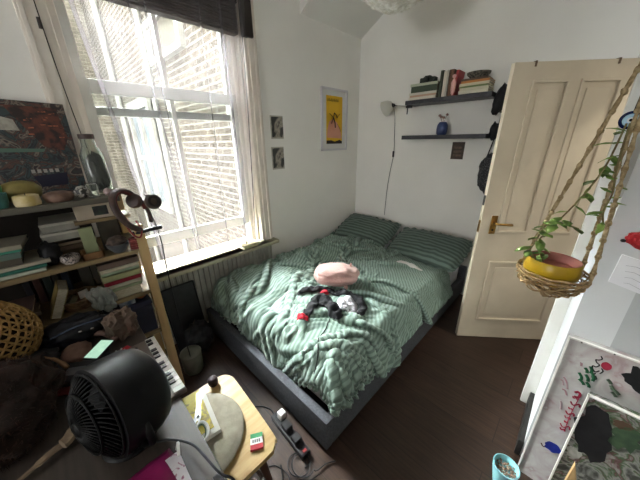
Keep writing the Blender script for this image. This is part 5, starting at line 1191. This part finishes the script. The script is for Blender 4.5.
# overcast sky plus a bright lobe added across the yard to light the room
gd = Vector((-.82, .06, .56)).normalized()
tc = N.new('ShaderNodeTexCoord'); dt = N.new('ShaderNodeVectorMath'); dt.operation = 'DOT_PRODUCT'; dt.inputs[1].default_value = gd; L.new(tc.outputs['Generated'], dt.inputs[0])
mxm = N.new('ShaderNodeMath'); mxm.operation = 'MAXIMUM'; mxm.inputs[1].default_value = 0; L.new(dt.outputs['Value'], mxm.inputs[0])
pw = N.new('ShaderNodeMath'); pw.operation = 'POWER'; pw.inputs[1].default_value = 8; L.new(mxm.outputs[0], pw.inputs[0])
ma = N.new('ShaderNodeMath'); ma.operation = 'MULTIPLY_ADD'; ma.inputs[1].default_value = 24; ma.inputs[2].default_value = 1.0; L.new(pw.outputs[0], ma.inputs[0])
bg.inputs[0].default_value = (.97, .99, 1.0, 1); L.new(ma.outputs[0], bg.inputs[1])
sun = bpy.data.lights.new('sun', 'SUN'); sun.energy = .15; sun.angle = math.radians(3); sun.color = (1, .95, .86)
so = bpy.data.objects.new('sun', sun); COL.objects.link(so); so.rotation_euler = Vector((-.35, .75, -.75)).to_track_quat('-Z', 'Y').to_euler(); so.location = (0, 0, 6)
pl = bpy.data.lights.new('window_portal', 'AREA'); pl.shape = 'RECTANGLE'; pl.size = 1.0; pl.size_y = 1.95; pl.cycles.is_portal = True
plo = bpy.data.objects.new('window_portal', pl); COL.objects.link(plo); plo.location = (-2.33, .76, 1.64)
plo.rotation_euler = Vector((1, 0, 0)).to_track_quat('-Z', 'Z').to_euler()
pl2 = bpy.data.lights.new('window_portal', 'AREA'); pl2.shape = 'RECTANGLE'; pl2.size = 1.05; pl2.size_y = 1.4; pl2.cycles.is_portal = True  # sampling portal for the added window behind the viewer
plo2 = bpy.data.objects.new('window_portal', pl2); COL.objects.link(plo2); plo2.location = (-.475, -3.72, 1.9); plo2.rotation_euler = Vector((0, 1, 0)).to_track_quat('-Z', 'Z').to_euler()
hl = bpy.data.lights.new('hall_fill', 'AREA'); hl.shape = 'DISK'; hl.size = .35; hl.energy = 1.4; hl.color = (1, .93, .82)  # unseen lamp added beyond the doorway to brighten the door
hlo = bpy.data.objects.new('hall_fill', hl); COL.objects.link(hlo); hlo.location = (.85, 1.95, 2.9)
S.view_settings.view_transform = 'Standard'; S.view_settings.look = 'None'; S.view_settings.gamma = 1; S.view_settings.use_curve_mapping = False
S.view_settings.exposure = 3.72
c_ = S.cycles; c_.max_bounces = 10; c_.diffuse_bounces = 7; c_.transparent_max_bounces = 16; c_.transmission_bounces = 6; c_.sample_clamp_indirect = 8; c_.use_denoising = True; c_.caustics_reflective = False; c_.caustics_refractive = False

# ================================================================== CAMERA
f_px = 261.2286; pitch, roll, yaw = 0.363578, -0.014384, 0.778851
cyw, syw, cp, sp = math.cos(yaw), math.sin(yaw), math.cos(pitch), math.sin(pitch)
fw = Vector((-syw*cp, cyw*cp, -sp)); rt = Vector((cyw, syw, 0)); up = rt.cross(fw)
r2 = math.cos(roll)*rt+math.sin(roll)*up; u2 = -math.sin(roll)*rt+math.cos(roll)*up
cam = bpy.data.cameras.new('camera'); co = bpy.data.objects.new('camera', cam); COL.objects.link(co)
Mx = Matrix(((r2.x, u2.x, -fw.x), (r2.y, u2.y, -fw.y), (r2.z, u2.z, -fw.z))).to_4x4(); Mx.translation = Vector((0, 0, 1.57)); co.matrix_world = Mx
cam.sensor_width = 36; cam.lens = 36*f_px/640; cam.clip_start = .02; S.camera = co
